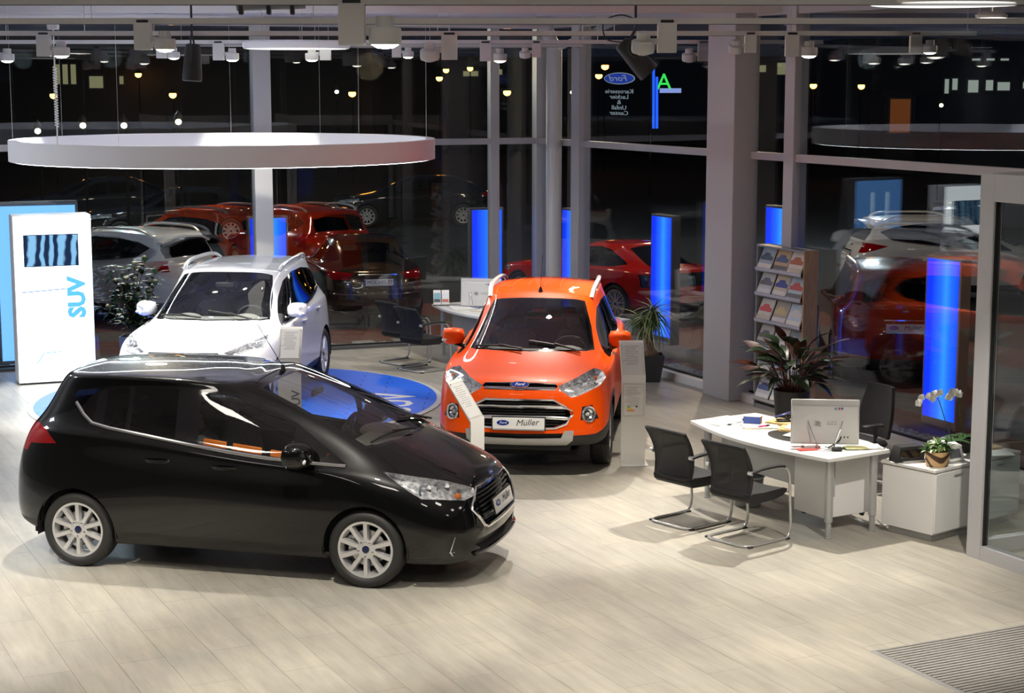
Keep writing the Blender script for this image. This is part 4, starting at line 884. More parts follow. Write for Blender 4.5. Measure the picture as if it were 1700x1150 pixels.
def spec_coupe():
    g = base_grid(([-3.25, -2.489, 0, .64, .80, .90], [-3.78, -2.72, 0, .64, .78, .88]), ([-3.03, -2.92, -2.82, -2.05, -1.2, -.93, -.36, -.10, .17], [-3.52, -3.1, -2.55, -2.12, -1.72, -1.5, -1.08, -.82, -.55]),
                  ([.2, .25, .42, .62, .775, .895, .995, 1.115, 1.19, 1.345, 1.54, 1.61], [.20, .24, .42, .62, .79, .89, .93, .985, 1.0, 1.19, 1.335, 1.38]), [1.05, 1.07, 1.07, 1.07, 1.09, 1.09, 1.03, .97, .86, .86, 1])
    S = dict(grid=g, R=.345, rim=.25, tw=.25, track=.93, wb=2.72, arch=.375, lip=.93, style='mesh', cowl=-.6, rear=-3.1, beltz=.93, cabw=.68, roofz=1.33, floor=.32, res=(4, 5))
    S['ws'] = V3((-.52, -.06, .98), (-.58, .38, .98), (-.68, .60, .97), (-.80, .67, .955), (-1.2, .58, 1.17), (-1.55, .47, 1.31), (-1.52, .28, 1.33), (-1.51, -.06, 1.335))
    S['dlo'] = smooth_poly(sidep([(-.95, .945), (-1.3, 1.15), (-1.6, 1.27), (-2.0, 1.30), (-2.3, 1.26), (-2.75, 1.03), (-2.5, .985), (-1.8, .96)]), .03, 2)
    S['glass'] = [sidep([(-1.05, .97), (-1.35, 1.145), (-1.62, 1.24), (-2.0, 1.27), (-2.12, .995)], .02, 2), sidep([(-2.2, 1.0), (-2.1, 1.265), (-2.28, 1.225), (-2.62, 1.04)], .02, 2)]
    S['rw'] = V3((-3.4, -.06, 1.02), (-3.4, .5, 1.02), (-2.9, .46, 1.24), (-2.6, .42, 1.34), (-2.6, -.06, 1.35)); S['rwd'] = (-.5, 0, .85)
    S['hl'] = [([Vector((.78 - .5 * max(0, y - .45) / .45, y, z)) for y, z in ((.50, .72), (.88, .78), (.90, .70), (.52, .65))], (.8, .55, .1), .0)]
    S['tl'] = [([Vector((-3.6, y, z)) for y, z in ((.50 + .12 * i, .88), (.57 + .12 * i, .88), (.60 + .12 * i, .72), (.53 + .12 * i, .72))], (-.95, .3, 0), .0) for i in range(3)]
    S['skin'] = [('rear_panel', [Vector((0, y, z)) for y, z in ((-.06, .92), (.86, .91), (.86, .69), (-.06, .69))], REAR, GLOSSB, .0)]
    S['open'] = [('main_grille', V3((0, -.06, .68), (0, .55, .68), (0, .50, .46), (0, -.06, .44)), FRONT, .06, GLOSSB)]
    S['hood'] = V3((.80, -.06, 0), (.76, .42, 0), (.6, .62, 0), (.2, .82, 0), (-.4, .86, 0), (-.82, .78, 0), (-.70, .66, 0), (-.58, .4, 0), (-.5, -.06, 0))
    S['doors'] = [sidep([(-.62, .30), (-.60, .6), (-.85, .94), (-2.12, .99), (-2.2, .8), (-2.1, .30)], .03, 3)]; S['handles'] = [(-1.95, .83)]; S['mirror'] = (-1.15, .83, 1.0, .95)
    S['lower'] = [('lower_cladding', sidep([(1.2, .1), (1.2, .27), (-3, .27), (-4, .45), (-4, .1)]), BLACKP)]
    return S
def spec_sedan():
    g = base_grid(([-3.25, -2.489, 0, .64, .80, .90], [-3.93, -2.85, 0, .66, .82, .93]), ([-3.03, -2.92, -2.82, -2.05, -1.2, -.93, -.36, -.10, .17], [-3.62, -3.2, -2.75, -2.25, -1.62, -1.38, -.90, -.62, -.35]),
                  ([.2, .25, .42, .62, .775, .895, .995, 1.115, 1.19, 1.345, 1.54, 1.61], [.22, .26, .44, .64, .83, .93, .97, 1.02, 1.06, 1.26, 1.43, 1.48]), [1.05, 1.06, 1.055, 1.05, 1.06, 1.06, 1.04, 1.0, .92, .92, 1])
    S = dict(grid=g, R=.335, rim=.225, tw=.225, track=.915, wb=2.85, arch=.37, lip=.905, style='ten', cowl=-.4, rear=-3.3, beltz=.98, cabw=.68, roofz=1.43, floor=.35, res=(4, 5), hi=False)
    S['ws'] = V3((-.32, -.06, 1.02), (-.38, .38, 1.015), (-.48, .60, 1.0), (-.62, .68, .98), (-1.0, .61, 1.23), (-1.42, .51, 1.40), (-1.39, .3, 1.425), (-1.38, -.06, 1.43))
    S['dlo'] = smooth_poly(sidep([(-.7, .96), (-1.1, 1.20), (-1.5, 1.36), (-2.1, 1.39), (-2.6, 1.33), (-3.05, 1.12), (-2.8, 1.06), (-1.8, 1.0)]), .03, 2)
    S['glass'] = [sidep([(-.85, .99), (-1.15, 1.185), (-1.5, 1.325), (-1.74, 1.35), (-1.74, 1.03)], .02, 2), sidep([(-1.82, 1.035), (-1.82, 1.355), (-2.2, 1.355), (-2.55, 1.305), (-2.6, 1.08)], .02, 2)]
    S['rw'] = V3((-3.5, -.06, 1.08), (-3.5, .54, 1.08), (-3.0, .52, 1.28), (-2.8, .46, 1.42), (-2.8, -.06, 1.44)); S['rwd'] = (-.5, 0, .85)
    S['hl'] = [([Vector((.80 - .6 * max(0, y - .45) / .45, y, z)) for y, z in ((.50, .78), (.88, .86), (.90, .76), (.52, .68))], (.8, .55, .1), .0)]
    S['tl'] = [([Vector((-3.7 + .35 * max(0, y - .5), y, z)) for y, z in ((.36, .96), (.70, .985), (.93, .98), (.93, .90), (.72, .84), (.42, .85))], (-.8, .55, 0), .0)]
    S['open'] = [('main_grille', V3((0, -.06, .72), (0, .45, .72), (0, .52, .60), (0, .42, .42), (0, -.06, .40)), FRONT, .06, GLOSSB)]
    S['hood'] = V3((.82, -.06, 0), (.78, .42, 0), (.62, .58, 0), (.2, .80, 0), (-.2, .84, 0), (-.64, .77, 0), (-.52, .66, 0), (-.40, .4, 0), (-.32, -.06, 0))
    S['gate'] = V3((0, -.06, .72), (0, .62, .72), (0, .66, .98), (0, .62, 1.06), (0, -.06, 1.07))
    S['doors'] = [sidep([(-.5, .32), (-.48, .6), (-.6, .97), (-1.75, 1.03), (-1.75, .32)], .03, 3), sidep([(-1.765, .32), (-1.765, 1.04), (-2.6, 1.08), (-2.65, .95), (-2.42, .62), (-2.40, .32)], .03, 3)]
    S['lower'] = [('lower_cladding', sidep([(1.2, .1), (1.2, .27), (-3, .27), (-4, .36), (-4, .1)]), BLACKP)]
    def after(root, sh):
        plate(root, surf_frame(sh, (-3, 0, .80), REAR, .012), dealer=False, txt='MOL HO 77')
        strip(sh, [Vector((0, -.75, .60)), Vector((0, .75, .60))], REAR, .012, CHROME, 'bumper_trim', root); strip(sh, [Vector((0, -.34, .93)), Vector((0, .34, .93))], REAR, .014, CHROME, 'lid_trim', root)
    S['after'] = after; return S
# ------------------------------------------------------------------ the cars
def paint(name, col, rough=.22, metal=0., coat=1.): m = mat(name, col, rough, metal, coat); m.node_tree.nodes['Principled BSDF'].inputs['Coat Roughness'].default_value = .015; m.node_tree.nodes['Principled BSDF'].inputs['Specular IOR Level'].default_value = .08; return m
BLACKC = paint('paint_black', (.0025, .0026, .003), .3); ORANGE = paint('paint_orange', (.92, .088, .002), .4, 0., .4); WHITEC = paint('paint_white', (.80, .81, .82), .3)
REDC = paint('paint_red', (.62, .012, .008), .25); WINE = paint('paint_wine', (.24, .014, .009), .25, .2); BROWNC = paint('paint_brown', (.06, .035, .02), .2, .5); OUTW = paint('paint_white_outdoor', (.74, .76, .78), .3); DARKC = paint('paint_dark', (.012, .013, .016), .18, .2)
def place(fn, name, label, x, y, deg, p, **kw):
    S = fn(); S.update(name=name, label=label, pose=(x, y, math.radians(deg)), paint=p, **kw); return build_car(S)
place(spec_bmax, 'compact_van', 'glossy black compact van with alloy wheels in the foreground', -.94, 14.11, -14.54, BLACKC)
place(spec_eco, 'compact_crossover', 'bright orange crossover facing the camera with silver roof rails', .171, 17.96, -96.8, ORANGE)
place(spec_kuga, 'sport_utility_car', 'white sport utility car on the blue round carpet under the ring lamp', -3.64, 20.32, -95.65, WHITEC, z=.022)
place(spec_coupe, 'sports_coupe', 'red sports coupe parked outside beyond the glass corner', .86, 33.4, 128, REDC, hi=False, z=-.3)
LOW = dict(hi=False, res=(4, 5))
place(spec_kuga, 'sport_utility_car', 'white sport utility car parked outside behind the left glass, seen from its rear corner', -8.3, 32.6, 142, OUTW, z=-.3, **LOW)
place(spec_kuga, 'sport_utility_car', 'dark red sport utility car outside, roof rails showing past the left facade column', -5.3, 38.6, 122, WINE, z=-.3, **LOW)
place(spec_sedan, 'saloon_car', 'dark saloon with a long white number plate close behind the left glass', -3.25, 33.8, 104, BROWNC, z=-.3)
place(spec_kuga, 'sport_utility_car', 'dark red sport utility car outside the right glass beside the blue light column', 5.62, 26.6, 84, WINE, z=-.2, **LOW)
place(spec_kuga, 'sport_utility_car', 'white sport utility car outside on the right, behind the dark red one', 10.1, 34.3, 3, OUTW, z=-.3, **LOW)
for x, y, dg, lb in ((-13.6, 50.5, 205, 'dark parked car far outside above the illuminated kiosk'), (-10.4, 46.0, 198, 'dark parked car far outside, its headlight below the ring lamp'), (-4.4, 52, 190, 'dark parked car far outside behind the rear of the ring lamp'), (12.6, 49, 170, 'dark parked car far outside beyond the red coupe')):
    place(spec_sedan, 'saloon_car', lb, x, y, dg, DARKC, z=-.3)
# ------------------------------------------------------------------ show pieces: carpet, kiosk, price stands
dc = thing('round_carpet', 'blue round show carpet with white lettering under the white car', 'carpet', (-3.42, 21.5, 0))
MB().lathe([(2.55, 0), (2.55, .012), (2.48, .018), (2.48, 0)], 96).build('edge_ring', mat('carpet_edge', (.50, .50, .49), .5), dc)
bm_ = mat('carpet_blue', (.012, .10, .62), .45); N, L = nodes(bm_); b = N['Principled BSDF']; tc = N.new('ShaderNodeTexCoord'); wv = N.new('ShaderNodeTexBrick'); wv.offset = .37; wv.inputs['Scale'].default_value = 1.1; wv.inputs['Mortar Size'].default_value = .007; wv.inputs['Color1'].default_value = (.018, .14, .80, 1); wv.inputs['Color2'].default_value = (.018, .15, .84, 1); wv.inputs['Mortar'].default_value = (.004, .03, .22, 1); wv.inputs['Brick Width'].default_value = .9; wv.inputs['Row Height'].default_value = .16
nz = N.new('ShaderNodeTexNoise'); nz.inputs['Scale'].default_value = .6; am = N.new('ShaderNodeMix'); am.data_type = 'VECTOR'; am.inputs[0].default_value = .12; L.new(tc.outputs['Object'], nz.inputs['Vector']); L.new(tc.outputs['Object'], am.inputs[4]); L.new(nz.outputs['Color'], am.inputs[5]); L.new(am.outputs[1], wv.inputs['Vector']); L.new(wv.outputs[0], b.inputs['Base Color'])
MB().lathe([(0, .02), (2.48, .02), (2.48, 0)], 96, cap=False).build('carpet_face', bm_, dc)
text_mb('SUV', .72, Matrix.Translation((1.97, -.28, .0205)) @ Matrix.Rotation(PI / 2, 4, 'Z'), .0008, bold=.012).build('lettering', WHITEP, dc)
ks = thing('display_kiosk', 'tall glowing white kiosk with a screen and blue lettering', 'kiosk', (-6.46, 22.56, 0), math.radians(22.0))
KG = emit_mat('kiosk_glow', (.88, .95, 1.), 2.6)
MB().box((.5, .2, 1.12), (1.0, .40, 2.20), bevel=.012).build('housing', mat('kiosk_side', (.78, .80, .84), .4), ks); MB().box((.5, .2, .01), (.94, .36, .03)).build('plinth', BLACKP, ks)
MB().box((.5, -.004, 1.12), (.985, .01, 2.18), bevel=.004).build('light_panel', KG, ks)
sc = MB().box((.475, -.014, 1.76), (.70, .012, .42), bevel=.004).build('screen', mat('screen_frame', (.03, .04, .07), .3), ks)
sm = bpy.data.materials.new('screen_picture'); sm.use_nodes = True; N, L = nodes(sm); N.clear(); o_ = N.new('ShaderNodeOutputMaterial'); e_ = N.new('ShaderNodeEmission'); tc = N.new('ShaderNodeTexCoord'); wv = N.new('ShaderNodeTexWave'); wv.inputs['Scale'].default_value = 2.3; wv.inputs['Distortion'].default_value = 7; wv.inputs['Detail'].default_value = 2; rp = N.new('ShaderNodeValToRGB'); rp.color_ramp.elements[0].color = (.015, .03, .08, 1); rp.color_ramp.elements[0].position = .3; rp.color_ramp.elements[1].color = (.25, .55, .85, 1); rp.color_ramp.elements[1].position = .75
L.new(tc.outputs['Object'], wv.inputs['Vector']); L.new(wv.outputs['Fac'], rp.inputs[0]); L.new(rp.outputs[0], e_.inputs[0]); L.new(e_.outputs[0], o_.inputs[0]); e_.inputs[1].default_value = .8
MB().box((.475, -.021, 1.76), (.68, .004, .40)).build('picture', sm, sc)
KM = Matrix.Translation((.79, -.0105, 1.13)) @ Matrix.Rotation(PI / 2, 4, 'X') @ Matrix.Rotation(PI / 2, 4, 'Z')
SKY = emit_mat('letter_cyan', (.12, .50, .88), 1.0)
text_mb('SUV', .30, KM, .001, bold=.016).build('lettering', SKY, ks)
for x0, z0, x1, z1, mm_ in ((.08, 1.22, .66, 1.25, 'letter_blue'), (.18, .86, .66, .88, 'letter_teal'), (.55, .47, .86, .48, 'letter_teal'), (.34, .41, .55, .42, 'letter_cyan'), (.24, .28, .34, .41, 'letter_cyan')):
    MB().tube([(x0, -.010, z0), (x1, -.010, z1)], .006, 6).build('print_line', {'letter_blue': emit_mat('letter_blue', (.06, .18, .62), 1.), 'letter_teal': emit_mat('letter_teal', (.55, .75, .78), 1.), 'letter_cyan': SKY}[mm_], ks)
PAPER = mat('paper', (.82, .82, .80), .7); ACRYL = glass_mat('acrylic', (.98, .98, .98), .03); STANDW = mat('stand_white', (.74, .73, .70), .45); GREYINK = mat('grey_ink', (.45, .45, .46), .8)
def stand(x, y, rz, label, kind):
    t = thing('price_stand', label, 'information stand', (x, y, 0), rz, 'white folded price stands beside the show cars'); w = .25; tl = .42
    ex, ez = .24, .345                                             # the upper leaf leans back
    b = MB(); b.prism([(-.012, 0), (.0, 0), (.0, .93), (ex, .93 + ez), (ex - .010, .93 + ez + .006), (-.012, .935)], -w / 2, w / 2, Matrix(((0, 0, 1, 0), (1, 0, 0, 0), (0, 1, 0, 0), (0, 0, 0, 1)))); b.build('folded_sheet', STANDW, t)
    MB().box((.03, .12, .005), (w + .02, .30, .01), bevel=.003).build('base_plate', WHITE, t)
    M = frame((0, -.006, .93), (1, 0, 0), (0, ex, ez)); M2 = frame((0, -.016, .70), (1, 0, 0), (0, 0, 1))
    def doc(M, cx, cy, w2, h2, energy):
        o = MB().box((cx, cy, .006), (w2, h2, .004)).xf(M).build('document', PAPER, t); b = MB()
        for i in range(11): b.box((cx - .01 * (i % 3), cy + h2 * (.42 - .06 * i), .0085), (w2 * (.78 - .09 * ((i * 7) % 4)), .006, .001))
        b.xf(M); k = b.build('print_line', GREYINK, o); k['kind'] = 'stuff'
        if energy:
            for i, c in enumerate(((.05, .45, .1), (.35, .6, .05), (.8, .75, .05), (.85, .45, .03), (.8, .2, .03))): MB().box((cx - w2 * .25 + .006 * i, cy - h2 * .22 - i * .011, .0095), (.03 + .012 * i, .009, .001)).xf(M).build('colour_bar', mat('bar%d' % i, c, .7), o)
            MB().box((cx + w2 * .16, cy - h2 * .22, .0095), (.024, .014, .001)).xf(M).build('black_tag', INK, o)
        MB().box((cx, cy, .011), (w2 + .03, h2 + .03, .003)).xf(M).build('acrylic_cover', ACRYL, t)
        for sx in (-1, 1):
            for sy in (-1, 1): MB().lathe([(.006, .010), (.006, .016), (0, .017)], 10, M @ Matrix.Translation((cx + sx * (w2 / 2 + .006), cy + sy * (h2 / 2 + .006), 0)), cap=False).build('screw', SILVER, t)
    doc(M, 0, .21, .20, .34, False)
    if kind == 'ec': doc(M2, 0, 0, .20, .32, True)
    if kind == 'suv': text_mb('SUV', .13, frame((.07, -.014, .50), (0, 0, 1), (-1, 0, 0)), .001, bold=.003).build('lettering', mat('dark_grey_ink', (.10, .11, .13), .6), t)
    for sx in (-1, 1): MB().lathe([(.006, 0), (.006, .008), (0, .009)], 10, frame((sx * .105, -.012, .06), (1, 0, 0), (0, 0, 1)), cap=False).build('screw', SILVER, t)
stand(1.25, 17.72, math.radians(3), 'white price stand with two documents right of the orange car', 'ec')
stand(-.32, 15.42, math.radians(62), 'white price stand leaning behind the black hood before the orange car', 'plain')
stand(-2.42, 18.75, math.radians(0), 'white price stand with grey sideways letters behind the black roof', 'suv')
# ------------------------------------------------------------------ office furniture
DESKW = mat('desk_white', (.74, .74, .72), .38); LEGM = mat('leg_grey', (.48, .49, .50), .35, .6); MESHB = mat('chair_black', (.012, .012, .013), .75); PANELG = mat('panel_grey', (.46, .47, .47), .5)
DR = math.radians(-59.7)
def desk(x, y, label):
    t = thing('desk', label, 'desk', (x, y, 0), DR, 'white curved desks on grey tube legs')
    top = [(-1.0, -.36)] + [(-1.0 + 2.0 * i / 16, -.36 - .16 * math.sin(PI * i / 16)) for i in range(17)][1:] + [(.97, .36), (.6, .44), (-.6, .46), (-1.0, .42)]
    MB().prism(top, .712, .74).build('tabletop', DESKW, t); e = MB(); e.prism([(p[0] * .998, p[1] * .996) for p in top], .708, .7125); e.build('edge_band', mat('edge_grey', (.40, .40, .39), .5), t)
    for sx in (-1, 1):
        for yy in (-.24, .26):
            l = MB(); l.lathe([(.034, 0), (.034, .012), (.026, .014), (.026, .14), (.036, .145), (.036, .70), (.05, .71)], 20, Matrix.Translation((sx * .88, yy, 0))); l.build('leg', LEGM, t)
    MB().box((0, -.12, .52), (1.62, .018, .36), bevel=.003).build('modesty_panel', PANELG, t)
    p = MB().box((.52, .12, .40), (.42, .56, .54), bevel=.004).build('pedestal', WHITE, t)
    for i in range(3): MB().box((.52, .405, .22 + .18 * i), (.40, .018, .165), bevel=.003).build('drawer', WHITE, p)
    for sx in (-1, 1):
        for sy in (-1, 1): MB().lathe([(.0, -.02), (.02, -.015), (.02, .015), (0, .02)], 12, Matrix.Translation((.52 + sx * .16, .12 + sy * .2, .11)) @ Matrix.Rotation(PI / 2, 4, 'Y')).build('castor', BLACKP, p)
    return t
d1 = desk(2.52, 15.70, 'white curved desk with a monitor and papers, right front'); d2 = desk(-.35, 24.53, 'white curved desk behind the orange car near the glass corner')
CA, CB = Vector((.766, .643, 0)), Vector((-.643, .766, 0))
def cabinet(x, y, label, ln):
    t = thing('low_cabinet', label, 'cabinet', (x, y, 0), math.atan2(CA.y, CA.x), 'white low cabinets next to the desks')
    MB().box((ln / 2, .28, .04), (ln - .1, .46, .08)).build('plinth', PANELG, t); MB().box((ln / 2, .28, .34), (ln - .004, .555, .54), bevel=.003).build('body', WHITE, t); MB().box((ln / 2, .28, .632), (ln + .02, .58, .028), bevel=.004).build('top_board', DESKW, t)
    n = int(ln / .6)
    for i in range(n):
        dd = MB().box((ln * (i + .5) / n, -.006, .345), (ln / n - .008, .016, .52), bevel=.003).build('door', WHITE, t); MB().box((ln * (i + .5) / n, -.02, .57), (.12, .012, .012)).build('handle', SILVER, dd)
    return t
cabinet(3.625, 14.64, 'white low cabinet with orchids beside the glass door frame', 1.25); cabinet(.74, 23.47, 'white low cabinet behind the right side of the orange car', 1.22)
def on_cab(a, b2, z=.647): p = Vector((3.625, 14.64, 0)) + CA * a + CB * b2; return (p.x, p.y, z)
def visitor_chair():
    t = thing('visitor_chair', 'x', 'chair', (0, 0, 0), 0, 'black mesh visitor chairs on steel runners')          # faces +y
    f = MB(); r = .0125
    for s in (-1, 1):
        pass
    path = [(-.25, -.20, .66), (-.25, .17, .66), (-.25, .25, .60), (-.25, .285, .10), (-.25, .25, .0135), (-.25, -.20, .0135), (-.20, -.28, .0135), (.20, -.28, .0135), (.25, -.20, .0135), (.25, .25, .0135), (.25, .285, .10), (.25, .25, .60), (.25, .17, .66), (.25, -.20, .66)]
    f.tube(smooth_path(path, .06), r, 10); f.tube([(-.25, .265, .42), (.25, .265, .42)], .011, 8); f.build('frame', mat('chair_steel', (.55, .55, .54), .3, .7), t)
    s = MB(); rows = []
    for (y, zt, zb) in ((-.235, .44, .405), (-.20, .465, .375), (-.05, .458, .37), (.10, .462, .375), (.20, .465, .395), (.245, .45, .42)):
        rows.append([(x, y, zt - .012 * (1 - (x / .235) ** 2) * 1) for x in (-.235, -.2, -.1, 0, .1, .2, .235)] + [(x, y, zb) for x in (.225, .1, 0, -.1, -.225)])
    n = 12; vs = [p for r_ in rows for p in r_]; fs = [tuple(range(n))[::-1], tuple((len(rows) - 1) * n + j for j in range(n))] + [(i * n + j, i * n + (j + 1) % n, i * n + n + (j + 1) % n, i * n + n + j) for i in range(len(rows) - 1) for j in range(n)]
    s.add(vs, fs, True); s.build('seat', MESHB, t)
    def backpt(u, v): # u across, v up
        z = .46 + .43 * v; y = -.22 + .03 * math.sin(PI * v) - .105 * v * v - .055 * (1 - u * u); return Vector((u * (.215 + .02 * v), y, z - .015 * u * u * v))
    g = MB(); nu, nv = 10, 8; V = [backpt(-1 + 2 * i / nu, j / nv) for j in range(nv + 1) for i in range(nu + 1)]; off = [p + Vector((0, -.012, 0)) for p in V]; k = len(V)
    F = [(j * (nu + 1) + i, j * (nu + 1) + i + 1, (j + 1) * (nu + 1) + i + 1, (j + 1) * (nu + 1) + i) for j in range(nv) for i in range(nu)]
    g.add(V + off, F + [tuple(a + k for a in q[::-1]) for q in F], True); g.build('mesh_back', CHAIRMESH, t)
    loop = [backpt(-1 + 2 * i / 10, 0) for i in range(11)] + [backpt(1, j / 8) for j in range(1, 9)] + [backpt(1 - 2 * i / 10, 1) for i in range(1, 11)] + [backpt(-1, 1 - j / 8) for j in range(1, 8)]
    MB().tube(loop, .019, 8, closed=True).build('back_frame', MESHB, t)
    for sx in (-1, 1):
        MB().tube(catmull([(sx * .25, -.24, .655), (sx * .25, -.1, .672), (sx * .25, .10, .672), (sx * .25, .18, .66)], 4), .021, 8, flat=.75).build('armrest', MESHB, t)
        MB().lathe([(.018, -.02), (.018, .02)], 12, Matrix.Translation((sx * .245, -.245, .655)) @ Matrix.Rotation(PI / 2, 4, 'Y')).build('pivot', SILVER, t)
        for yy in (-.23, .24): MB().box((sx * .25, yy, .008), (.032, .05, .014), bevel=.003).build('glide', BLACKP, t)
    return t
def smooth_path(pts, r):
    P = [Vector(p) for p in pts]; out = [P[0]]
    for i in range(1, len(P) - 1):
        a, b2, c = P[i - 1], P[i], P[i + 1]; ra = min(r, (a - b2).length * .45); rc = min(r, (c - b2).length * .45); p, q = b2 + (a - b2).normalized() * ra, b2 + (c - b2).normalized() * rc
        for k in range(5): t = k / 4; out.append(p * (1 - t) ** 2 + b2 * 2 * t * (1 - t) + q * t * t)
    out.append(P[-1]); return out
CHAIRMESH = bpy.data.materials.new('chair_mesh'); CHAIRMESH.use_nodes = True; N, L = nodes(CHAIRMESH); b = N['Principled BSDF']; b.inputs['Base Color'].default_value = (.014, .014, .016, 1); b.inputs['Roughness'].default_value = .7; b.inputs['Alpha'].default_value = .84
vc = visitor_chair()
for i, (x, y, dg, lb) in enumerate(((2.05, 14.82, -50, 'black mesh visitor chair nearest the camera at the front desk'), (1.61, 15.42, -50, 'black mesh visitor chair beside the price stand at the front desk'), (-1.22, 23.86, -48, 'black visitor chair at the rear desk, nearer the blue carpet'), (-1.52, 24.48, -48, 'black visitor chair at the rear desk, closest to the glass'))):
    c = vc if i == 0 else copy_tree(vc); c.location = (x, y, 0); c.rotation_euler = (0, 0, math.radians(dg)); c['label'] = lb
# swivel chair behind the front desk, facing it
tc_ = thing('swivel_chair', 'black swivel office chair behind the monitor with a tall back', 'chair', (3.36, 16.72, 0), math.radians(118))
b = MB(); V = []
for j in range(9):
    for i in range(9): u = -1 + i / 4; v = j / 8; V.append(Vector((u * (.21 + .03 * math.sin(PI * v)) * (1 - .18 * v * v), -.24 - .03 * v - .05 * v * v + .04 * u * u, .50 + .50 * v)))
k = len(V); F = [(j * 9 + i, j * 9 + i + 1, (j + 1) * 9 + i + 1, (j + 1) * 9 + i) for j in range(8) for i in range(8)]
B_ = [(i, i + 1) for i in range(8)] + [(72 + i + 1, 72 + i) for i in range(8)] + [((j + 1) * 9, j * 9) for j in range(8)] + [(j * 9 + 8, (j + 1) * 9 + 8) for j in range(8)]
b.add(V + [p + Vector((0, -.04, 0)) for p in V], F + [tuple(a + k for a in q[::-1]) for q in F] + [(c, a, a + k, c + k) for a, c in B_], True); b.build('backrest', MESHB, tc_)
MB().box((0, .02, .46), (.48, .48, .08), bevel=.035).build('seat', MESHB, tc_); MB().tube([(0, -.27, .62), (0, -.22, .42), (0, 0, .40)], .025, 8).build('back_arm', BLACKP, tc_); MB().lathe([(.03, .08), (.03, .25), (.022, .25), (.022, .42)], 16).build('gas_column', CHROME, tc_)
for i in range(5):
    a = 2 * PI * i / 5 + .3; e = Vector((.29 * math.cos(a), .29 * math.sin(a), .075)); l = MB().tube([(0, 0, .11), e], [.026, .016], 8).build('base_leg', CHROME, tc_); MB().lathe([(0, -.022), (.028, -.018), (.028, .018), (0, .022)], 14, Matrix.Translation((e.x, e.y, .029)) @ Matrix.Rotation(PI / 2, 4, 'X')).build('castor', BLACKP, l)
for sx in (-1, 1): MB().tube(smooth_path([(sx * .2, 0, .43), (sx * .28, 0, .45), (sx * .28, 0, .66)], .03), .014, 8).build('arm_post', BLACKP, tc_); MB().box((sx * .28, .03, .67), (.07, .24, .03), bevel=.012).build('armrest', BLACKP, tc_)
# monitors: seen from behind
MONW = mat('monitor_white', (.56, .56, .55), .45)
def monitor(x, y, rz, label):
    t = thing('monitor', label, 'monitor', (x, y, .74), rz, 'white monitors seen from behind'); R_ = Matrix.Rotation(-.06, 4, 'X')
    MB().box((0, .03, .22), (.60, .018, .40), R_, bevel=.006).build('screen_back', MONW, t); MB().box((0, .022, .195), (.585, .03, .34), R_, bevel=.008).build('rear_cover', mat('monitor_cover', (.62, .62, .61), .5), t); MB().box((0, .0405, .22), (.57, .004, .36), R_).build('display', DARKIN, t)
    for sx in (-1, 1): MB().tube(smooth_path([(sx * .15, .005, .23), (sx * .135, -.03, .18), (sx * .07, -.10, .02), (sx * .06, -.17, .008)], .04), .006, 6).build('stand_wire', CHROME, t)
    MB().tube(smooth_path([(-.20, .0, .006), (-.06, -.18, .006), (.06, -.18, .006), (.20, 0, .006)], .05), .006, 6).build('foot_wire', CHROME, t)
    g = MB()
    for i in range(4): g.box((-.07 + .012 * (i % 2), .004 - .001, .225 - .012 * i), (.05, .004, .003))
    for i in range(3):
        for j in range(2): g.box((.03 + .03 * i, .003, .225 - .02 * j), (.016, .004, .003))
    o = g.build('vent_slots', mat('slot_grey', (.25, .25, .25), .6), t); o['kind'] = 'stuff'
    for dx, m_ in ((.09, mat('sticker_cyan', (.05, .35, .7), .4)), (.12, mat('sticker_red', (.5, .03, .05), .4)), (.145, mat('sticker_blue', (.03, .06, .4), .4))): MB().box((dx, .004, .345), (.017, .004, .017)).build('sticker', m_, t)
    for i in range(3): MB().lathe([(.007, 0), (.007, .006)], 8, Matrix.Translation((.14 + .03 * i, .002, .09)) @ Matrix.Rotation(PI / 2, 4, 'X')).build('socket', BLACKP, t)
    MB().tube(catmull([(.14, .0, .09), (.12, -.05, .07), (.05, -.1, .03), (.0, -.12, .01)], 6), .006, 6).build('cable', BLACKP, t)
monitor(2.77, 15.17, math.radians(-5), 'white monitor with a wire stand on the front desk'); monitor(-.45, 24.75, math.radians(-15), 'white monitor on the rear desk behind the orange car')
# things on the front desk
KRAFT = mat('kraft_paper', (.62, .44, .20), .7); CREAM = mat('cream_paper', (.75, .70, .58), .7); REDP = mat('red_card', (.62, .06, .05), .5); YEL = mat('yellow_paper', (.80, .78, .35), .7)
dp, dq = Vector((math.cos(DR), math.sin(DR), 0)), Vector((-math.sin(DR), math.cos(DR), 0)); DC = Vector((2.52, 15.70, .74))
def on_desk(a, b2, dz=0.): p = DC + dp * a + dq * b2; return (p.x, p.y, .74 + dz)
def sheets(name, a, b2, w, h, n, rz, m, label, cat, grp=None, dz=0., at=None):
    t = thing(name, label, cat, at or on_desk(a, b2, dz), rz, grp)
    for i in range(n): MB().box((random.uniform(-.008, .008) * (n > 1), random.uniform(-.008, .008) * (n > 1), .0025 + .004 * i), (w, h, .0035), Matrix.Rotation(random.uniform(-.06, .06) * (n > 1), 4, 'Z')).build('sheet', m, t)
    return t
sheets('paper_stack', -.80, -.12, .30, .42, 3, DR + .2, PAPER, 'loose white paper stack at the far left end of the front desk', 'paper'); sheets('paper_stack', -.62, .16, .30, .21, 3, DR + .9, PAPER, 'white paper stack behind the blue box on the front desk', 'paper')
sheets('folder', -.42, .02, .24, .33, 3, DR - .5, CREAM, 'cream folder with a pink pen lying on it', 'folder'); sheets('envelope_stack', -.40, .33, .35, .26, 6, DR + .5, KRAFT, 'brown envelope stack at the back of the front desk', 'envelope'); sheets('envelope_stack', -.10, .26, .40, .28, 5, DR + .75, KRAFT, 'brown envelope stack with an orange pencil beside the monitor', 'envelope')
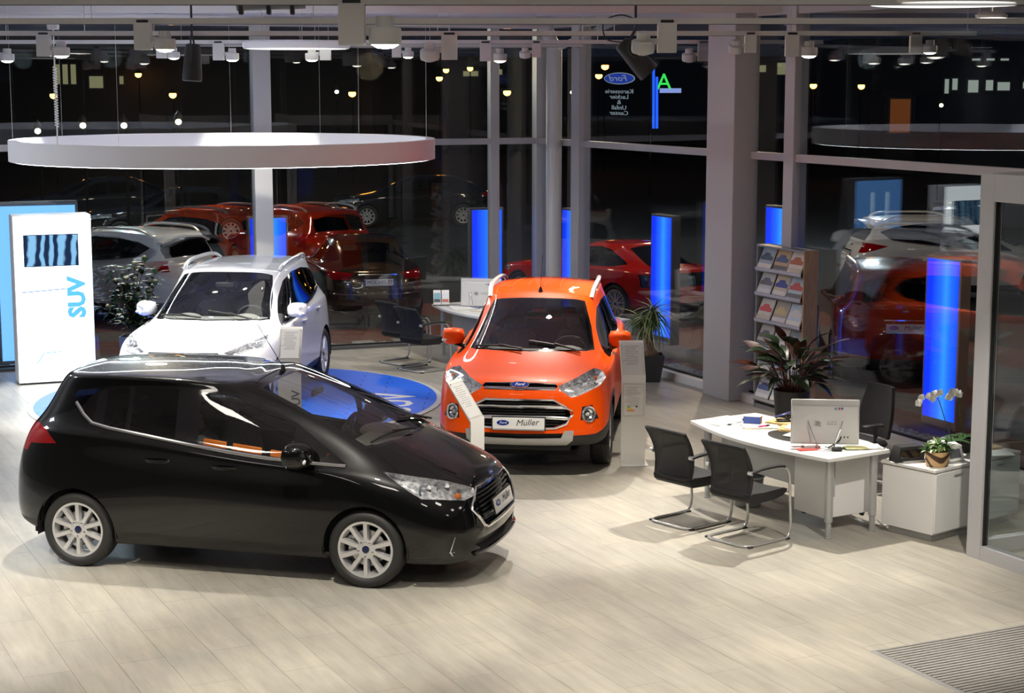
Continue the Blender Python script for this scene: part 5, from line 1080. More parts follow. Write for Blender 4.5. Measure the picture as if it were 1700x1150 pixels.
sheets('paper_stack', -.10, .26, .30, .20, 2, DR + .7, PAPER, 'white papers lying on the brown envelopes beside the monitor', 'paper', dz=.021)
dm = thing('desk_mat', 'black half-round desk mat under papers beside the monitor', 'desk mat', on_desk(.10, .02), DR); MB().prism([(.30 * math.cos(2 * PI * i / 36), .22 * math.sin(2 * PI * i / 36)) for i in range(36)], 0, .006).build('mat_sheet', BLACKP, dm)
sheets('paper_stack', .16, .08, .34, .24, 3, DR + .4, PAPER, 'white papers on the black desk mat', 'paper', dz=.006)
bx = thing('tissue_box', 'blue and white box with a brown end on the front desk', 'box', on_desk(-.56, .04), DR + .75); MB().box((0, 0, .04), (.16, .10, .08), bevel=.003).build('carton', mat('box_blue', (.06, .12, .5), .5), bx); MB().box((0, 0, .081), (.162, .102, .004)).build('lid_face', PAPER, bx); MB().box((.0815, 0, .04), (.004, .098, .078)).build('end_face', mat('box_brown', (.22, .11, .06), .5), bx)
sp_ = thing('hole_punch', 'dark blue hole punch on the brown envelopes', 'hole punch', on_desk(-.42, .30, .026), DR + 1.1); MB().box((0, 0, .01), (.13, .08, .02), bevel=.006).build('base', BLACKP, sp_); MB().box((-.01, 0, .062), (.16, .045, .018), Matrix.Rotation(-.3, 4, 'Y'), bevel=.007).build('lever', mat('punch_blue', (.03, .04, .16), .3), sp_); MB().box((.04, 0, .035), (.03, .05, .045), bevel=.005).build('block', BLACKP, sp_)
def pen(a, b2, z, rz, m, label, at=None):
    t = thing('pen', label, 'pen', at or on_desk(a, b2, z), rz); M = Matrix.Translation((0, 0, .007)) @ Matrix.Rotation(PI / 2, 4, 'Y'); MB().lathe([(0, -.075), (.006, -.07), (.007, -.04), (.007, .05), (.004, .068), (0, .075)], 10, M).build('barrel', m, t); MB().lathe([(.0075, .02), (.0075, .055)], 10, M).build('cap', BLACKP, t)
pen(-.36, .02, .014, DR + 1.6, mat('pink_plastic', (.85, .08, .35), .35), 'pink pen on the cream folder'); pen(-.12, .24, .031, DR + 1.5, mat('pencil_orange', (.85, .35, .05), .45), 'orange pencil on the white papers'); pen(-.64, -.22, .0, DR + 1.2, SILVER, 'silver pen on the front edge of the desk papers')
sheets('red_folder', .58, -.22, .24, .17, 2, DR + 1.25, REDP, 'red folder in front of the white monitor', 'folder'); sheets('note', .56, -.22, .12, .05, 1, DR + 1.25, PAPER, 'white slip on the upper half of the red folder', 'note', dz=.008); sheets('note', .53, -.32, .13, .05, 1, DR + 1.3, PAPER, 'white slip at the front corner of the red folder', 'note', dz=.008)
sheets('paper_stack', .78, .22, .30, .21, 3, DR + 1.1, PAPER, 'white papers at the right end of the front desk', 'paper'); sheets('paper_stack', .80, .12, .20, .12, 1, DR + 1.15, YEL, 'pale yellow sheet on the white papers right of the monitor', 'paper', dz=.0125)
ad = thing('power_adapter', 'small black power adapter behind the monitor foot', 'adapter', on_desk(.78, -.08), DR + 1.0); MB().box((0, 0, .02), (.09, .05, .035), bevel=.01).build('body', BLACKP, ad); MB().tube(catmull([(.04, 0, .015), (.14, .05, .008), (.30, .06, .008), (.42, .10, .01), (.47, .16, -.04), (.55, .22, -.10)], 6), .004, 5).build('cable', BLACKP, ad)
mo = thing('computer_mouse', 'white computer mouse between the monitor wires', 'mouse', on_desk(.68, -.14), DR); MB().sphere((0, 0, .012), .03, 14, (1.5, 1, .55)).build('shell', PAPER, mo); MB().box((.02, 0, .028), (.03, .004, .004)).build('wheel', BLACKP, mo)
cs = thing('cable_spine', 'grey segmented cable spine hanging below the front desk', 'cable', (3.02, 15.30, 0)); pts = catmull([(-.10, .08, .50), (-.08, .04, .30), (-.02, 0, .12), (.10, -.06, .05), (.20, -.10, .03)], 6)
for p in pts[::1]: MB().box(p, (.05, .035, .022), Matrix.Rotation(.5, 4, 'Y'), bevel=.006).build('segment', PANELG, cs)
for i in range(3): MB().tube(catmull([(.16, -.08, .03), (.24, -.02 - .03 * i, .06), (.30, -.10 + .05 * i, .012), (.36, -.04 * i, .012)], 5), .006, 5).build('cable', WHITE, cs)
wb_ = thing('waste_bin', 'clear grey waste bin under the front desk', 'bin', (2.22, 16.02, 0)); MB().lathe([(.11, .004), (.12, .006), (.145, .28), (.15, .285), (.142, .28), (.115, .012), (0, .012)], 28, cap=False).build('bucket', mat('bin_grey', (.20, .20, .20), .25), wb_); MB().lathe([(.148, .275), (.153, .28), (.148, .29)], 28, cap=False).build('rim', SILVER, wb_)
# rear desk pieces
rp_, rq_ = dp, dq; RD = Vector((-.35, 24.53, .74))
def leaflet_holder(x, y, rz, label):
    t = thing('leaflet_holder', label, 'leaflet holder', (x, y, .74), rz); MB().box((0, 0, .005), (.24, .12, .01)).build('base', ACRYL, t)
    for sx, c1, c2 in ((-1, (.25, .45, .55), (.12, .13, .16)), (1, (.75, .78, .80), (.75, .18, .12))):
        l = MB().box((sx * .06, .01, .12), (.108, .006, .21), Matrix.Rotation(-.2, 4, 'X')).build('leaflet', PAPER, t); MB().box((sx * .06, .0, .14), (.09, .004, .09), Matrix.Rotation(-.2, 4, 'X')).build('photo', mat('lf%s%d' % (label[:6], sx), c1, .4), l); MB().box((sx * .06, -.012, .075), (.09, .004, .03), Matrix.Rotation(-.2, 4, 'X')).build('caption', mat('lg%s%d' % (label[:6], sx), c2, .4), l)
    MB().box((0, -.03, .05), (.24, .004, .09)).build('front_pocket', ACRYL, t)
leaflet_holder(-1.02, 25.02, math.radians(5), 'clear leaflet holder with two leaflets on the rear desk'); sheets('paper_stack', 0, 0, .30, .42, 3, .3, PAPER, 'white papers on the rear desk beside the leaflet holder', 'paper', at=(-.72, 24.72, .74)); sheets('paper_stack', 0, 0, .30, .21, 3, .9, CREAM, 'cream papers on the rear desk below the monitor', 'paper', at=(-.42, 24.45, .74))
# things on the right cabinet
bk = thing('desk_caddy', 'black wedge-shaped desk caddy at the left end of the cabinet', 'caddy', on_cab(.13, .40), math.radians(20)); MB().prism([(-.14, 0), (.14, 0), (.15, .10), (.12, .135), (-.10, .135), (-.14, .02)], -.06, .06, Matrix(((1, 0, 0, 0), (0, 0, 1, 0), (0, 1, 0, 0), (0, 0, 0, 1)))).build('wedge_body', BLACKP, bk); MB().box((0, -.062, .07), (.20, .004, .07)).build('front_panel', GLOSSB, bk); MB().box((0.03, -.07, .006), (.22, .03, .012)).build('lip', SILVER, bk)
def leaf_mesh(name, l, w, bend, fold=.15, n=6):
    mb = MB(); vs = []
    for i in range(n + 1):
        t = i / n; ww = w / 2 * math.sin(PI * min(1, .04 + .96 * t) ** .8) if t < 1 else 0; z = -bend * t * t * l; x = t * l * (1 - .2 * bend * t)
        vs += [(x, -ww, z + fold * ww), (x, 0, z), (x, ww, z + fold * ww)]
    fs = []
    for i in range(n):
        a = i * 3; fs += [(a, a + 1, a + 4, a + 3), (a + 1, a + 2, a + 5, a + 4)]
    k = len(vs); vs2 = [(x, y, z - .002) for x, y, z in vs]; mb.add(vs + vs2, fs + [tuple(q + k for q in f[::-1]) for f in fs], True); return mb.mesh(name)
def aim(p, d, roll=0.):
    d = Vector(d).normalized(); s = Vector((0, 0, 1)).cross(d)
    if s.length < 1e-4: s = Vector((0, 1, 0))
    s.normalize(); u = d.cross(s); M = Matrix(((d.x, s.x, u.x, p[0]), (d.y, s.y, u.y, p[1]), (d.z, s.z, u.z, p[2]), (0, 0, 0, 1))); return M @ Matrix.Rotation(roll, 4, 'X')
GREEN = noise_mat('leaf_green', (.02, .07, .015), (.06, .15, .03), 9, .4); PALEG = noise_mat('leaf_pale', (.30, .42, .16), (.48, .56, .28), 14, .4); DARKG = noise_mat('leaf_dark', (.012, .030, .012), (.03, .06, .02), 9, .35); MAROON = noise_mat('leaf_maroon', (.05, .018, .012), (.10, .03, .02), 9, .4); SOIL = noise_mat('soil', (.02, .014, .01), (.05, .035, .025), 40, .95); BARK = noise_mat('bark', (.13, .08, .045), (.26, .17, .10), 20, .8, .4)
wp = thing('planted_bowl', 'small green plant in a striped wooden bowl on the cabinet', 'plant', on_cab(.16, .10))
wm = mat('striped_wood', (.5, .32, .14), .5); N, L = nodes(wm); b = N['Principled BSDF']; tc = N.new('ShaderNodeTexCoord'); wv = N.new('ShaderNodeTexWave'); wv.wave_type = 'RINGS'; wv.inputs['Scale'].default_value = 5; wv.inputs['Distortion'].default_value = 2; rr = N.new('ShaderNodeValToRGB'); rr.color_ramp.elements[0].position = .38; rr.color_ramp.elements[0].color = (.06, .03, .012, 1); rr.color_ramp.elements[1].position = .46; rr.color_ramp.elements[1].color = (.58, .38, .18, 1); L.new(tc.outputs['Object'], wv.inputs['Vector']); L.new(wv.outputs['Fac'], rr.inputs[0]); L.new(rr.outputs[0], b.inputs['Base Color'])
MB().lathe([(0, 0), (.085, 0), (.10, .03), (.105, .13), (.098, .135), (.094, .12), (0, .12)], 32, cap=False).build('bowl', wm, wp); MB().lathe([(0, .122), (.094, .122)], 24, cap=False).build('soil', SOIL, wp)
lf = [leaf_mesh('leaf', .065, .028, .5, .15, 4), leaf_mesh('leaf', .05, .026, .9, .15, 4), leaf_mesh('leaf', .08, .03, .3, .15, 4)]
for i in range(130):
    a = random.uniform(0, 2 * PI); el = random.uniform(.0, 1.35); r = random.uniform(0, .10); o = link('leaf', lf[i % 3], GREEN if i % 5 else PALEG, wp); o.matrix_basis = aim((r * math.cos(a), r * math.sin(a), .125 + random.uniform(0, .08) * (1 - r * 6)), (math.cos(a) * math.cos(el), math.sin(a) * math.cos(el), math.sin(el)), random.uniform(-.4, .4))
pf = thing('photo_frame', 'white slanted photo frame before the orchid on the cabinet', 'photo frame', on_cab(.40, .10), math.radians(30)); MB().box((0, 0, .075), (.20, .02, .14), Matrix.Rotation(-.35, 4, 'X'), bevel=.004).build('frame', PAPER, pf); MB().box((0, -.011, .075), (.13, .006, .08), Matrix.Rotation(-.35, 4, 'X')).build('photo', mat('dim_photo', (.12, .13, .14), .3), pf); MB().box((0, .05, .14), (.20, .10, .012), Matrix.Rotation(.2, 4, 'X'), bevel=.003).build('flap', PAPER, pf); MB().box((0, .06, .05), (.04, .012, .12), Matrix.Rotation(.4, 4, 'X')).build('prop', PAPER, pf)
def orchid(pos, lean, label, n):
    t = thing('orchid', label, 'plant', pos); MB().lathe([(0, 0), (.055, 0), (.07, .13), (.066, .135), (.06, .12), (0, .12)], 24, cap=False).build('pot', BLACKP, t)
    ol = leaf_mesh('leaf', .20, .075, .5, .25)
    for i in range(5): a = i * 1.3 + .4; o = link('leaf', ol, GREEN, t); o.matrix_basis = aim((0, 0, .12), (math.cos(a), math.sin(a), .55), 0)
    st = catmull([(0, 0, .12), (lean * .08, 0, .34), (lean * .15, -.02, .52), (lean * .20, -.03, .56), (lean * .31, -.05, .53)], 6); MB().tube(st, .004, 6).build('stem', mat('stem_dark', (.05, .07, .02), .6), t)
    pm = leaf_mesh('petal', .042, .045, .3, -.1, 3); WP = mat('petal_white', (.85, .84, .82), .5)
    for i in range(n):
        p = st[-1 - int(i * 1.6)] + Vector((random.uniform(-.03, .03), random.uniform(-.03, .0), random.uniform(-.04, .02))); f = MB().sphere(p, .007, 8).build('flower', YEL, t)
        for j in range(5): a = 2 * PI * j / 5 + i; o = link('petal', pm, WP, f); o.matrix_basis = aim(p, (math.cos(a), -.35 + .2 * random.random(), math.sin(a)), PI / 2)
orchid(on_cab(.60, .26), -1.0, 'white orchid leaning left over the cabinet', 7); orchid(on_cab(.82, .30), -.5, 'white orchid partly hidden behind the glass door frame', 6)
sheets('paper_stack', 0, 0, .22, .30, 3, .4, PAPER, 'white papers at the back of the low cabinet', 'paper', at=on_cab(.38, .42)); bo = thing('book', 'blue and white book lying behind the orchid leaves', 'book', on_cab(.72, .45), math.radians(40)); MB().box((0, 0, .035), (.24, .17, .05), bevel=.004).build('cover', mat('book_blue', (.04, .22, .55), .4), bo); MB().box((0, 0, .075), (.24, .17, .03), bevel=.003).build('page_block', PAPER, bo)
sheets('envelope_stack', 0, 0, .34, .25, 6, .5, KRAFT, 'brown envelope stack on the cabinet behind the door glass', 'envelope', at=on_cab(1.05, .30)); sheets('paper_stack', 0, 0, .30, .22, 3, .2, PAPER, 'white papers on the cabinet behind the door glass', 'paper', at=on_cab(.94, .06))
se = thing('door_sensor', 'small white sensor box on the wide facade column', 'sensor', (2.66, 21.62, 1.33), ar); MB().box((0, 0, 0), (.10, .05, .115), bevel=.014).build('housing', WHITE, se); MB().lathe([(.014, 0), (.014, .01)], 12, Matrix.Translation((-.02, -.025, .0)) @ Matrix.Rotation(PI / 2, 4, 'X')).build('lens', BLACKP, se)
# brochure rack: stands along the right facade, faces the hall
RKO = Vector((2.96, 21.03, 0)); rk = thing('brochure_rack', 'tall grey brochure rack with wooden sides and slanted shelves', 'rack', RKO, ar)     # local x along the facade, local y outwards
WOOD = noise_mat('beech', (.48, .29, .13), (.60, .38, .19), 6, .5, 0, 4, (1, 8, 1)); RGREY = mat('rack_grey', (.30, .31, .33), .4, .4)
for x in (0, .97): MB().box((x, .10, 1.0), (.022, .20, 2.0), bevel=.003).build('side_panel', WOOD if x else RGREY, rk)
MB().box((.485, .193, 1.0), (.95, .014, 1.98)).build('back_panel', RGREY, rk); MB().box((.485, .10, .03), (.95, .19, .06)).build('plinth', RGREY, rk); MB().box((.485, .10, 1.985), (.95, .2, .02)).build('top_board', RGREY, rk)
SHZ = [.12, .44, .76, 1.08, 1.40, 1.70]
cols = [((.35, .45, .55), (.05, .09, .14)), ((.55, .38, .22), (.06, .12, .3)), ((.72, .68, .62), (.45, .12, .05)), ((.55, .6, .62), (.12, .14, .18)), ((.62, .55, .42), (.03, .05, .35)), ((.45, .58, .7), (.5, .05, .06)), ((.68, .66, .6), (.6, .06, .06)), ((.42, .38, .32), (.6, .5, .25)), ((.5, .62, .75), (.7, .7, .72)), ((.5, .5, .5), (.10, .11, .12)), ((.7, .7, .7), (.4, .42, .45)), ((.25, .3, .36), (.6, .62, .65)), ((.6, .62, .64), (.2, .22, .25)), ((.66, .64, .6), (.1, .2, .5)), ((.3, .35, .45), (.7, .7, .7)), ((.55, .58, .62), (.06, .10, .3)), ((.5, .6, .75), (.75, .76, .78)), ((.6, .6, .64), (.04, .06, .25))]
SHN = ['bottom shelf', 'second shelf from below', 'third shelf from below', 'third shelf from the top', 'second shelf from the top', 'top shelf']; PN = ['left', 'middle', 'right']; DS = ['dark teal car', 'blue car on sand', 'hands and red detail', 'grey car', 'blue saloon', 'red car and sky', 'red car on white', 'tan seats', 'pale blue car', 'charcoal car', 'pale grey page', 'dark page', 'grey page', 'blue van', 'night scene', 'navy car', 'white car on blue', 'navy detail']
for k, z in enumerate(SHZ):
    MB().box((.485, .105, z + .155), (.94, .008, .32), Matrix.Rotation(-.40, 4, 'X')).build('shelf_back', RGREY, rk); MB().box((.485, .02, z - .004), (.95, .10, .010), Matrix.Rotation(.2, 4, 'X')).build('shelf', RGREY, rk); MB().box((.485, -.03, z + .012), (.95, .006, .035)).build('shelf_lip', SILVER, rk)
    for i in range(3):
        q = (5 - k) * 3 + i; c1, c2 = cols[q]; lx = .175 + .31 * i; P_ = RKO + VR * lx + UR * (.0 + .008 * (i % 2)); br = thing('brochure', 'brochure with %s, %s on the %s' % (DS[q], PN[i], SHN[k]), 'brochure', (P_.x, P_.y, z + .012), ar, 'brochures on the rack'); A_ = Matrix.Rotation(-.40, 4, 'X')
        MB().box((0, .035, .135), (.285, .010, .26), A_, bevel=.002).build('pages', PAPER, br); MB().box((0, .0285, .137), (.275, .003, .245), A_).build('cover_photo', mat('br_a%d' % q, c1, .35), br)
        cshape = MB(); M_ = Matrix.Translation((0, .0262, .137)) @ A_; T_ = M_ @ Matrix.Rotation(PI / 2, 4, 'X'); cshape.prism([(-.12, -.03), (.12, -.03), (.125, .015), (.075, .027), (.04, .062), (-.05, .062), (-.09, .022), (-.125, .015)], -.001, .002, T_); cshape.build('car_picture', mat('br_b%d' % q, c2, .35), br); MB().box((0, .0262 - .036, .137 - .095 + .005), (.276, .003, .05), A_).build('caption_strip', mat('br_c%d' % (q % 4), [(.75, .74, .7), (.12, .12, .13), (.6, .55, .45), (.7, .72, .75)][q % 4], .4), br)
# ------------------------------------------------------------------ plants on the floor
def pot(t, prof, m, soilz, soilr, n=32): MB().lathe(prof, n, Matrix.Rotation(PI / 4 if n == 4 else 0, 4, 'Z'), smooth=n > 8, cap=False).build('pot', m, t); MB().lathe([(0, soilz), (soilr, soilz)], n, Matrix.Rotation(PI / 4 if n == 4 else 0, 4, 'Z'), cap=False).build('soil', SOIL, t)
POTG = mat('pot_anthracite', (.045, .047, .05), .45)
p1 = thing('leafy_floor_plant', 'big leafy plant with pale and maroon leaves before the brochure rack', 'plant', (3.05, 18.75, 0)); pot(p1, [(0, 0), (.15, 0), (.20, .62), (.185, .62), (.18, .57), (0, .57)], POTG, .58, .18)
lm = [leaf_mesh('leaf', .29, .12, .35, .12), leaf_mesh('leaf', .24, .11, .6, .12), leaf_mesh('leaf', .33, .10, .2, .12)]
for i in range(95):
    a = i * 2.4; el = 1.45 - 1.25 * (i / 95) ** 1.1 + random.uniform(-.15, .15); r0 = .05 + .05 * random.random(); ln = random.uniform(.10, .42) * (.65 + .55 * math.sin(el)); d = Vector((math.cos(a) * math.cos(el), math.sin(a) * math.cos(el), math.sin(el))); p0 = Vector((r0 * math.cos(a), r0 * math.sin(a), .58)); p = p0 + d * ln + Vector((0, 0, .12))
    MB().tube([p0, p0 + d * ln * .6 + Vector((0, 0, .05)), p], .004, 4).build('stem', MAROON, p1); o = link('leaf', lm[i % 3], random.choice([DARKG, DARKG, MAROON, PALEG, GREEN, DARKG, MAROON, PALEG, PALEG]), p1); o.matrix_basis = aim(p, d + Vector((math.cos(a) * .5, math.sin(a) * .5, -.1)), random.uniform(-.6, .6))
p2 = thing('dracaena', 'small tree with arching narrow leaves in a tapered grey pot', 'plant', (1.84, 22.92, 0)); pot(p2, [(0, 0), (.17, 0), (.25, .36), (.232, .36), (.225, .31), (0, .31)], POTG, .325, .225, 4)
MB().tube(catmull([(0, 0, .30), (.01, 0, .40), (-.02, .01, .55), (.03, 0, .78), (.02, .02, .92)], 5), [.075] * 6 + [.05] * 6 + [.035] * 9, 12).build('trunk', BARK, p2); MB().sphere((.0, 0, .36), .10, 14, (1, 1, .7)).build('root_bulb', BARK, p2); MB().tube(catmull([(0, 0, .52), (-.10, .02, .64), (-.13, .03, .80)], 5), .03, 8).build('branch', BARK, p2)
sl = [leaf_mesh('leaf', .34, .022, 1.3, .2, 7), leaf_mesh('leaf', .28, .022, .9, .2, 7), leaf_mesh('leaf', .30, .02, 1.8, .2, 7)]
for i in range(150):
    c = [(.02, .02, .92), (-.13, .03, .80), (.04, 0, .82)][i % 3]; a = random.uniform(0, 2 * PI); el = random.uniform(-.2, 1.4); o = link('leaf', sl[(i // 3) % 3], GREEN if i % 5 else PALEG, p2); o.matrix_basis = aim(c, (math.cos(a) * math.cos(el), math.sin(a) * math.cos(el), math.sin(el)), random.uniform(-.3, .3))
p3 = thing('croton_shrub', 'dark reddish shrub in a square pot left of the white car', 'plant', (-5.25, 23.95, 0)); pot(p3, [(0, 0), (.20, 0), (.23, .46), (.215, .46), (.21, .42), (0, .42)], mat('pot_bluegrey', (.16, .17, .24), .5), .43, .21, 4)
cl_ = [leaf_mesh('leaf', .22, .085, .3, .15, 4), leaf_mesh('leaf', .18, .075, .7, .15, 4)]; RDL = noise_mat('leaf_red', (.16, .03, .02), (.30, .10, .03), 12, .4)
for k in range(22):
    a = k * 2.4; r1_ = .10 + .30 * ((k * 37) % 22) / 22; h1 = .66 + .86 * (k / 22); br_ = catmull([(0, 0, .42), (r1_ * .3 * math.cos(a), r1_ * .3 * math.sin(a), .42 + (h1 - .42) * .5), (r1_ * math.cos(a), r1_ * math.sin(a), h1)], 5); MB().tube(br_, .006, 5).build('branch', BARK, p3)
    for j in range(13): q = br_[-1 - j % 6]; aa = j * 2.4; o = link('leaf', cl_[j % 2], random.choice([DARKG, DARKG, DARKG, MAROON, RDL, DARKG]), p3); o.matrix_basis = aim(q, (math.cos(aa), math.sin(aa), .5 + random.uniform(-.4, .6)))
# ------------------------------------------------------------------ outside, at night
ground = MB(); GY = [8, 21, 23.5, 26, 29, 31, 60, 260]; GZ = lambda y: -.06 - .24 * max(0., min(1., (y - 21) / 8)) - .003
ground.add([(x, y, GZ(y)) for y in GY for x in (-140, 160)], [(2 * i, 2 * i + 1, 2 * i + 3, 2 * i + 2) for i in range(len(GY) - 1)]); ground.prism([(-140, 8), (160, 8), (160, 260), (-140, 260)], -.8, -.5); go = struct(ground.build('ground', noise_mat('asphalt', (.022, .022, .024), (.04, .04, .042), 30, .85, .2)))
red = noise_mat('red_paving', (.17, .055, .04), (.24, .085, .06), 6, .7); gry = noise_mat('grey_paving', (.11, .10, .10), (.17, .16, .155), 6, .7)
def strip_of(a, b2, o0, o1, m, nm):
    d = (b2 - a).normalized(); n = Vector((-d.y, d.x, 0)); mb = MB(); vs = []; k = 14
    for i in range(k + 1):
        for o_ in (o0, o1): p = a.lerp(b2, i / k) + n * o_; vs.append((p.x, p.y, GZ(p.y) + .012))
    mb.add(vs, [(2 * i, 2 * i + 1, 2 * i + 3, 2 * i + 2) for i in range(k)]); return mb.build(nm, m, go)
for a, b2 in ((FC - VR * 3, FD), (FA, FC + (FC - FB).normalized() * 3)): strip_of(a, b2, .45, 1.5, red, 'paving_band'); strip_of(a, b2, 1.5, 2.4, gry, 'paving_band'); strip_of(a, b2, 2.4, 4.2, red, 'paving_band'); strip_of(a, b2, 4.2, 5.4, gry, 'paving_band'); strip_of(a, b2, 5.4, 7.0, red, 'paving_band')
# white pebbles along the glass
random.seed(3); pb = MB(); ico = [(0, 0, 1), (.89, 0, .45), (.28, .85, .45), (-.72, .53, .45), (-.72, -.53, .45), (.28, -.85, .45), (.72, .53, -.45), (-.28, .85, -.45), (-.89, 0, -.45), (-.28, -.85, -.45), (.72, -.53, -.45), (0, 0, -1)]
icf = [(0, 1, 2), (0, 2, 3), (0, 3, 4), (0, 4, 5), (0, 5, 1), (1, 6, 2), (2, 7, 3), (3, 8, 4), (4, 9, 5), (5, 10, 1), (6, 7, 2), (7, 8, 3), (8, 9, 4), (9, 10, 5), (10, 6, 1), (11, 7, 6), (11, 8, 7), (11, 9, 8), (11, 10, 9), (11, 6, 10)]
def pebbles(a, b2, w, n):
    d = b2 - a; nn = Vector((-d.y, d.x, 0)).normalized()
    for i in range(n):
        p = a + d * random.random() + nn * (.06 + w * random.random()); r = random.uniform(.018, .042); M = Matrix.Rotation(random.random() * 6, 3, 'Z'); sx, sy, sz = r * random.uniform(.8, 1.4), r, r * random.uniform(.55, .9)
        pb.add([M @ Vector((x * sx, y * sy, z * sz)) + Vector((p.x, p.y, -.02 + random.uniform(0, .05))) for x, y, z in ico], icf, False)
pebbles(onr(1.2), onr(9.6), .45, 3400); pebbles(FB, FC, .2, 500)
tag(pb.build('pebbles', noise_mat('pebble', (.42, .39, .35), (.62, .60, .56), 30, .8)), 'pale pebbles lying in a strip along the foot of the glass', 'pebbles', None, 'stuff')
# blue light columns
def backlit(name, c0, c1, s0, w):
    """face lit from behind by one tube: brighter towards the tube"""
    m = bpy.data.materials.new(name); m.use_nodes = True; N, L = nodes(m); N.clear(); o_ = N.new('ShaderNodeOutputMaterial'); e_ = N.new('ShaderNodeEmission'); tc = N.new('ShaderNodeTexCoord'); sx = N.new('ShaderNodeSeparateXYZ'); ab = N.new('ShaderNodeMath'); ab.operation = 'SUBTRACT'; ab.inputs[1].default_value = .07; a2 = N.new('ShaderNodeMath'); a2.operation = 'ABSOLUTE'; mr = N.new('ShaderNodeMapRange'); mr.inputs['From Max'].default_value = w; rp = N.new('ShaderNodeValToRGB'); E = rp.color_ramp.elements
    E[0].color = (*c1, 1); E[0].position = .0; E[1].color = (*c0, 1); E[1].position = 1.; q = rp.color_ramp.elements.new(.35); q.color = tuple(.55 * a + .45 * b2 for a, b2 in zip(c0, c1)) + (1,)
    L.new(tc.outputs['Object'], sx.inputs[0]); L.new(sx.outputs[0], ab.inputs[0]); L.new(ab.outputs[0], a2.inputs[0]); L.new(a2.outputs[0], mr.inputs[0]); L.new(mr.outputs[0], rp.inputs[0]); L.new(rp.outputs[0], e_.inputs[0]); e_.inputs[1].default_value = s0; L.new(e_.outputs[0], o_.inputs[0]); return m
BL = backlit('blue_light', (.006, .03, .72), (.03, .24, 1.), 1.35, .26)
def pylon(x, y, rz, w, label, tone, h=1.95):
    t = thing('light_column', label, 'light column', (x, y, -.06), rz, 'blue light columns outside along the glass'); MB().box((0, .02, h / 2), (w + .04, .15, h), bevel=.005).build('casing', mat('casing_' + tone, {'grey': (.13, .13, .14), 'wood': (.72, .50, .36)}[tone], .5), t)
    for s in (-1, 1): f = MB().box((0, .02 + s * .077, h / 2 + .04), (w - .02, .012, h - .14), bevel=.003).build('light_face', BL, t)
    MB().box((0, .02, .02), (w - .06, .2, .04)).build('foot', SILVER, t)
pylon(5.02, 20.05, ar, .58, 'blue light column nearest the desk, right of the orchid', 'wood', 2.0); pylon(2.34, 26.75, ar, .6, 'blue light column in front of the red coupe', 'grey', 1.98); pylon(-.42, 28.0, al, .52, 'blue light column behind the narrow left facade post', 'grey', 2.0); pylon(.98, 27.75, ar, .56, 'blue light column at the glass corner right of the steel column', 'grey', 2.0); pylon(-3.68, 26.25, al, .56, 'blue light column half hidden by the rear facade column', 'grey', 2.0); pylon(3.72, 24.1, ar, .6, 'blue light column behind the top of the brochure rack', 'grey', 2.3)
lb = thing('light_board', 'wide pale blue light board behind the kiosk outside', 'light board', (-6.85, 24.75, -.06), al); MB().box((.1, .04, 1.16), (1.16, .14, 2.32), bevel=.01).build('casing', mat('casing_grey', (.13, .13, .14), .5), lb); MB().box((.1, -.036, 1.16), (1.08, .012, 2.2)).build('light_face', emit_mat('board_light', (.16, .42, 1.), 1.4), lb)
for dx in (-.1, .25): MB().box((dx, -.046, 1.1), (.05, .006, 1.9)).build('lamp_tube', emit_mat('board_tube', (.6, .8, 1.), 2.4), lb)
# night lights: sodium lamps on poles, lit windows, neon signs
SOD = emit_mat('sodium', (1, .36, .05), 14.); SODW = emit_mat('sodium_white', (1, .85, .5), 9.)
def lampost(px, py, d, label, m=SOD, r=.16):
    x = (px - 850) / 2900 * d * 1.01; z = CAM_H - (py - 135) / 2900 * d
    t = thing('street_lamp', label, 'street lamp', (x, d, -.1), 0, 'street lamps far outside'); MB().tube([(0, .15, 0), (0, .15, z + .1), (0, 0, z + .3)], .035, 6).build('pole', DARKC, t); MB().lathe([(.0, z + .36), (r * 1.2, z + .24), (r * 1.25, z + .16)], 12, cap=False).build('hood', BLACKP, t); MB().sphere((0, 0, z + .1), r, 12, (1, 1, .9)).build('lamp_globe', m, t)
for px, py, d, lb_ in ((104, 158, 70, 'orange street lamp above the left end of the ring'), (298, 157, 70, 'orange street lamp above the middle of the ring'), (243, 124, 90, 'orange street lamp beside the lit windows on the left'), (590, 155, 70, 'orange street lamp right of the rear facade column'), (592, 117, 95, 'orange street lamp high above the right half of the ring'), (732, 130, 90, 'orange street lamp left of the narrow facade post'), (743, 117, 100, 'higher orange street lamp left of the narrow facade post'), (782, 114, 100, 'orange street lamp touching the narrow facade post'), (842, 153, 70, 'orange street lamp between narrow post and steel column'), (1001, 111, 80, 'orange street lamp right of the corner posts'), (991, 126, 85, 'lower orange street lamp right of the corner posts'), (1340, 142, 75, 'orange street lamp right of the brochure rack glass'), (1418, 143, 75, 'orange street lamp left of the lit building'), (1505, 104, 95, 'orange street lamp above the lit building'), (1486, 105, 95, 'left lamp of the pair above the lit building'), (1541, 96, 110, 'highest orange street lamp at the upper right')):
    lampost(px, py, d, lb_, r=.15 if d < 80 else .17)
for px, py, d, lb_ in ((150, 207, 39, 'small pale lamp above the ring on the far left'), (217, 207, 39, 'small pale lamp above the ring near its cable'), (306, 201, 39, 'small pale lamp above the middle of the ring'), (76, 216, 39, 'small pale lamp near the left end of the ring'), (565, 152, 60, 'small pale lamp left of an orange street lamp'), (1549, 174, 60, 'small white lamp below the lit building'), (948, 153, 60, 'small pale lamp between the corner posts')): lampost(px, py, d, lb_, SODW, .07)
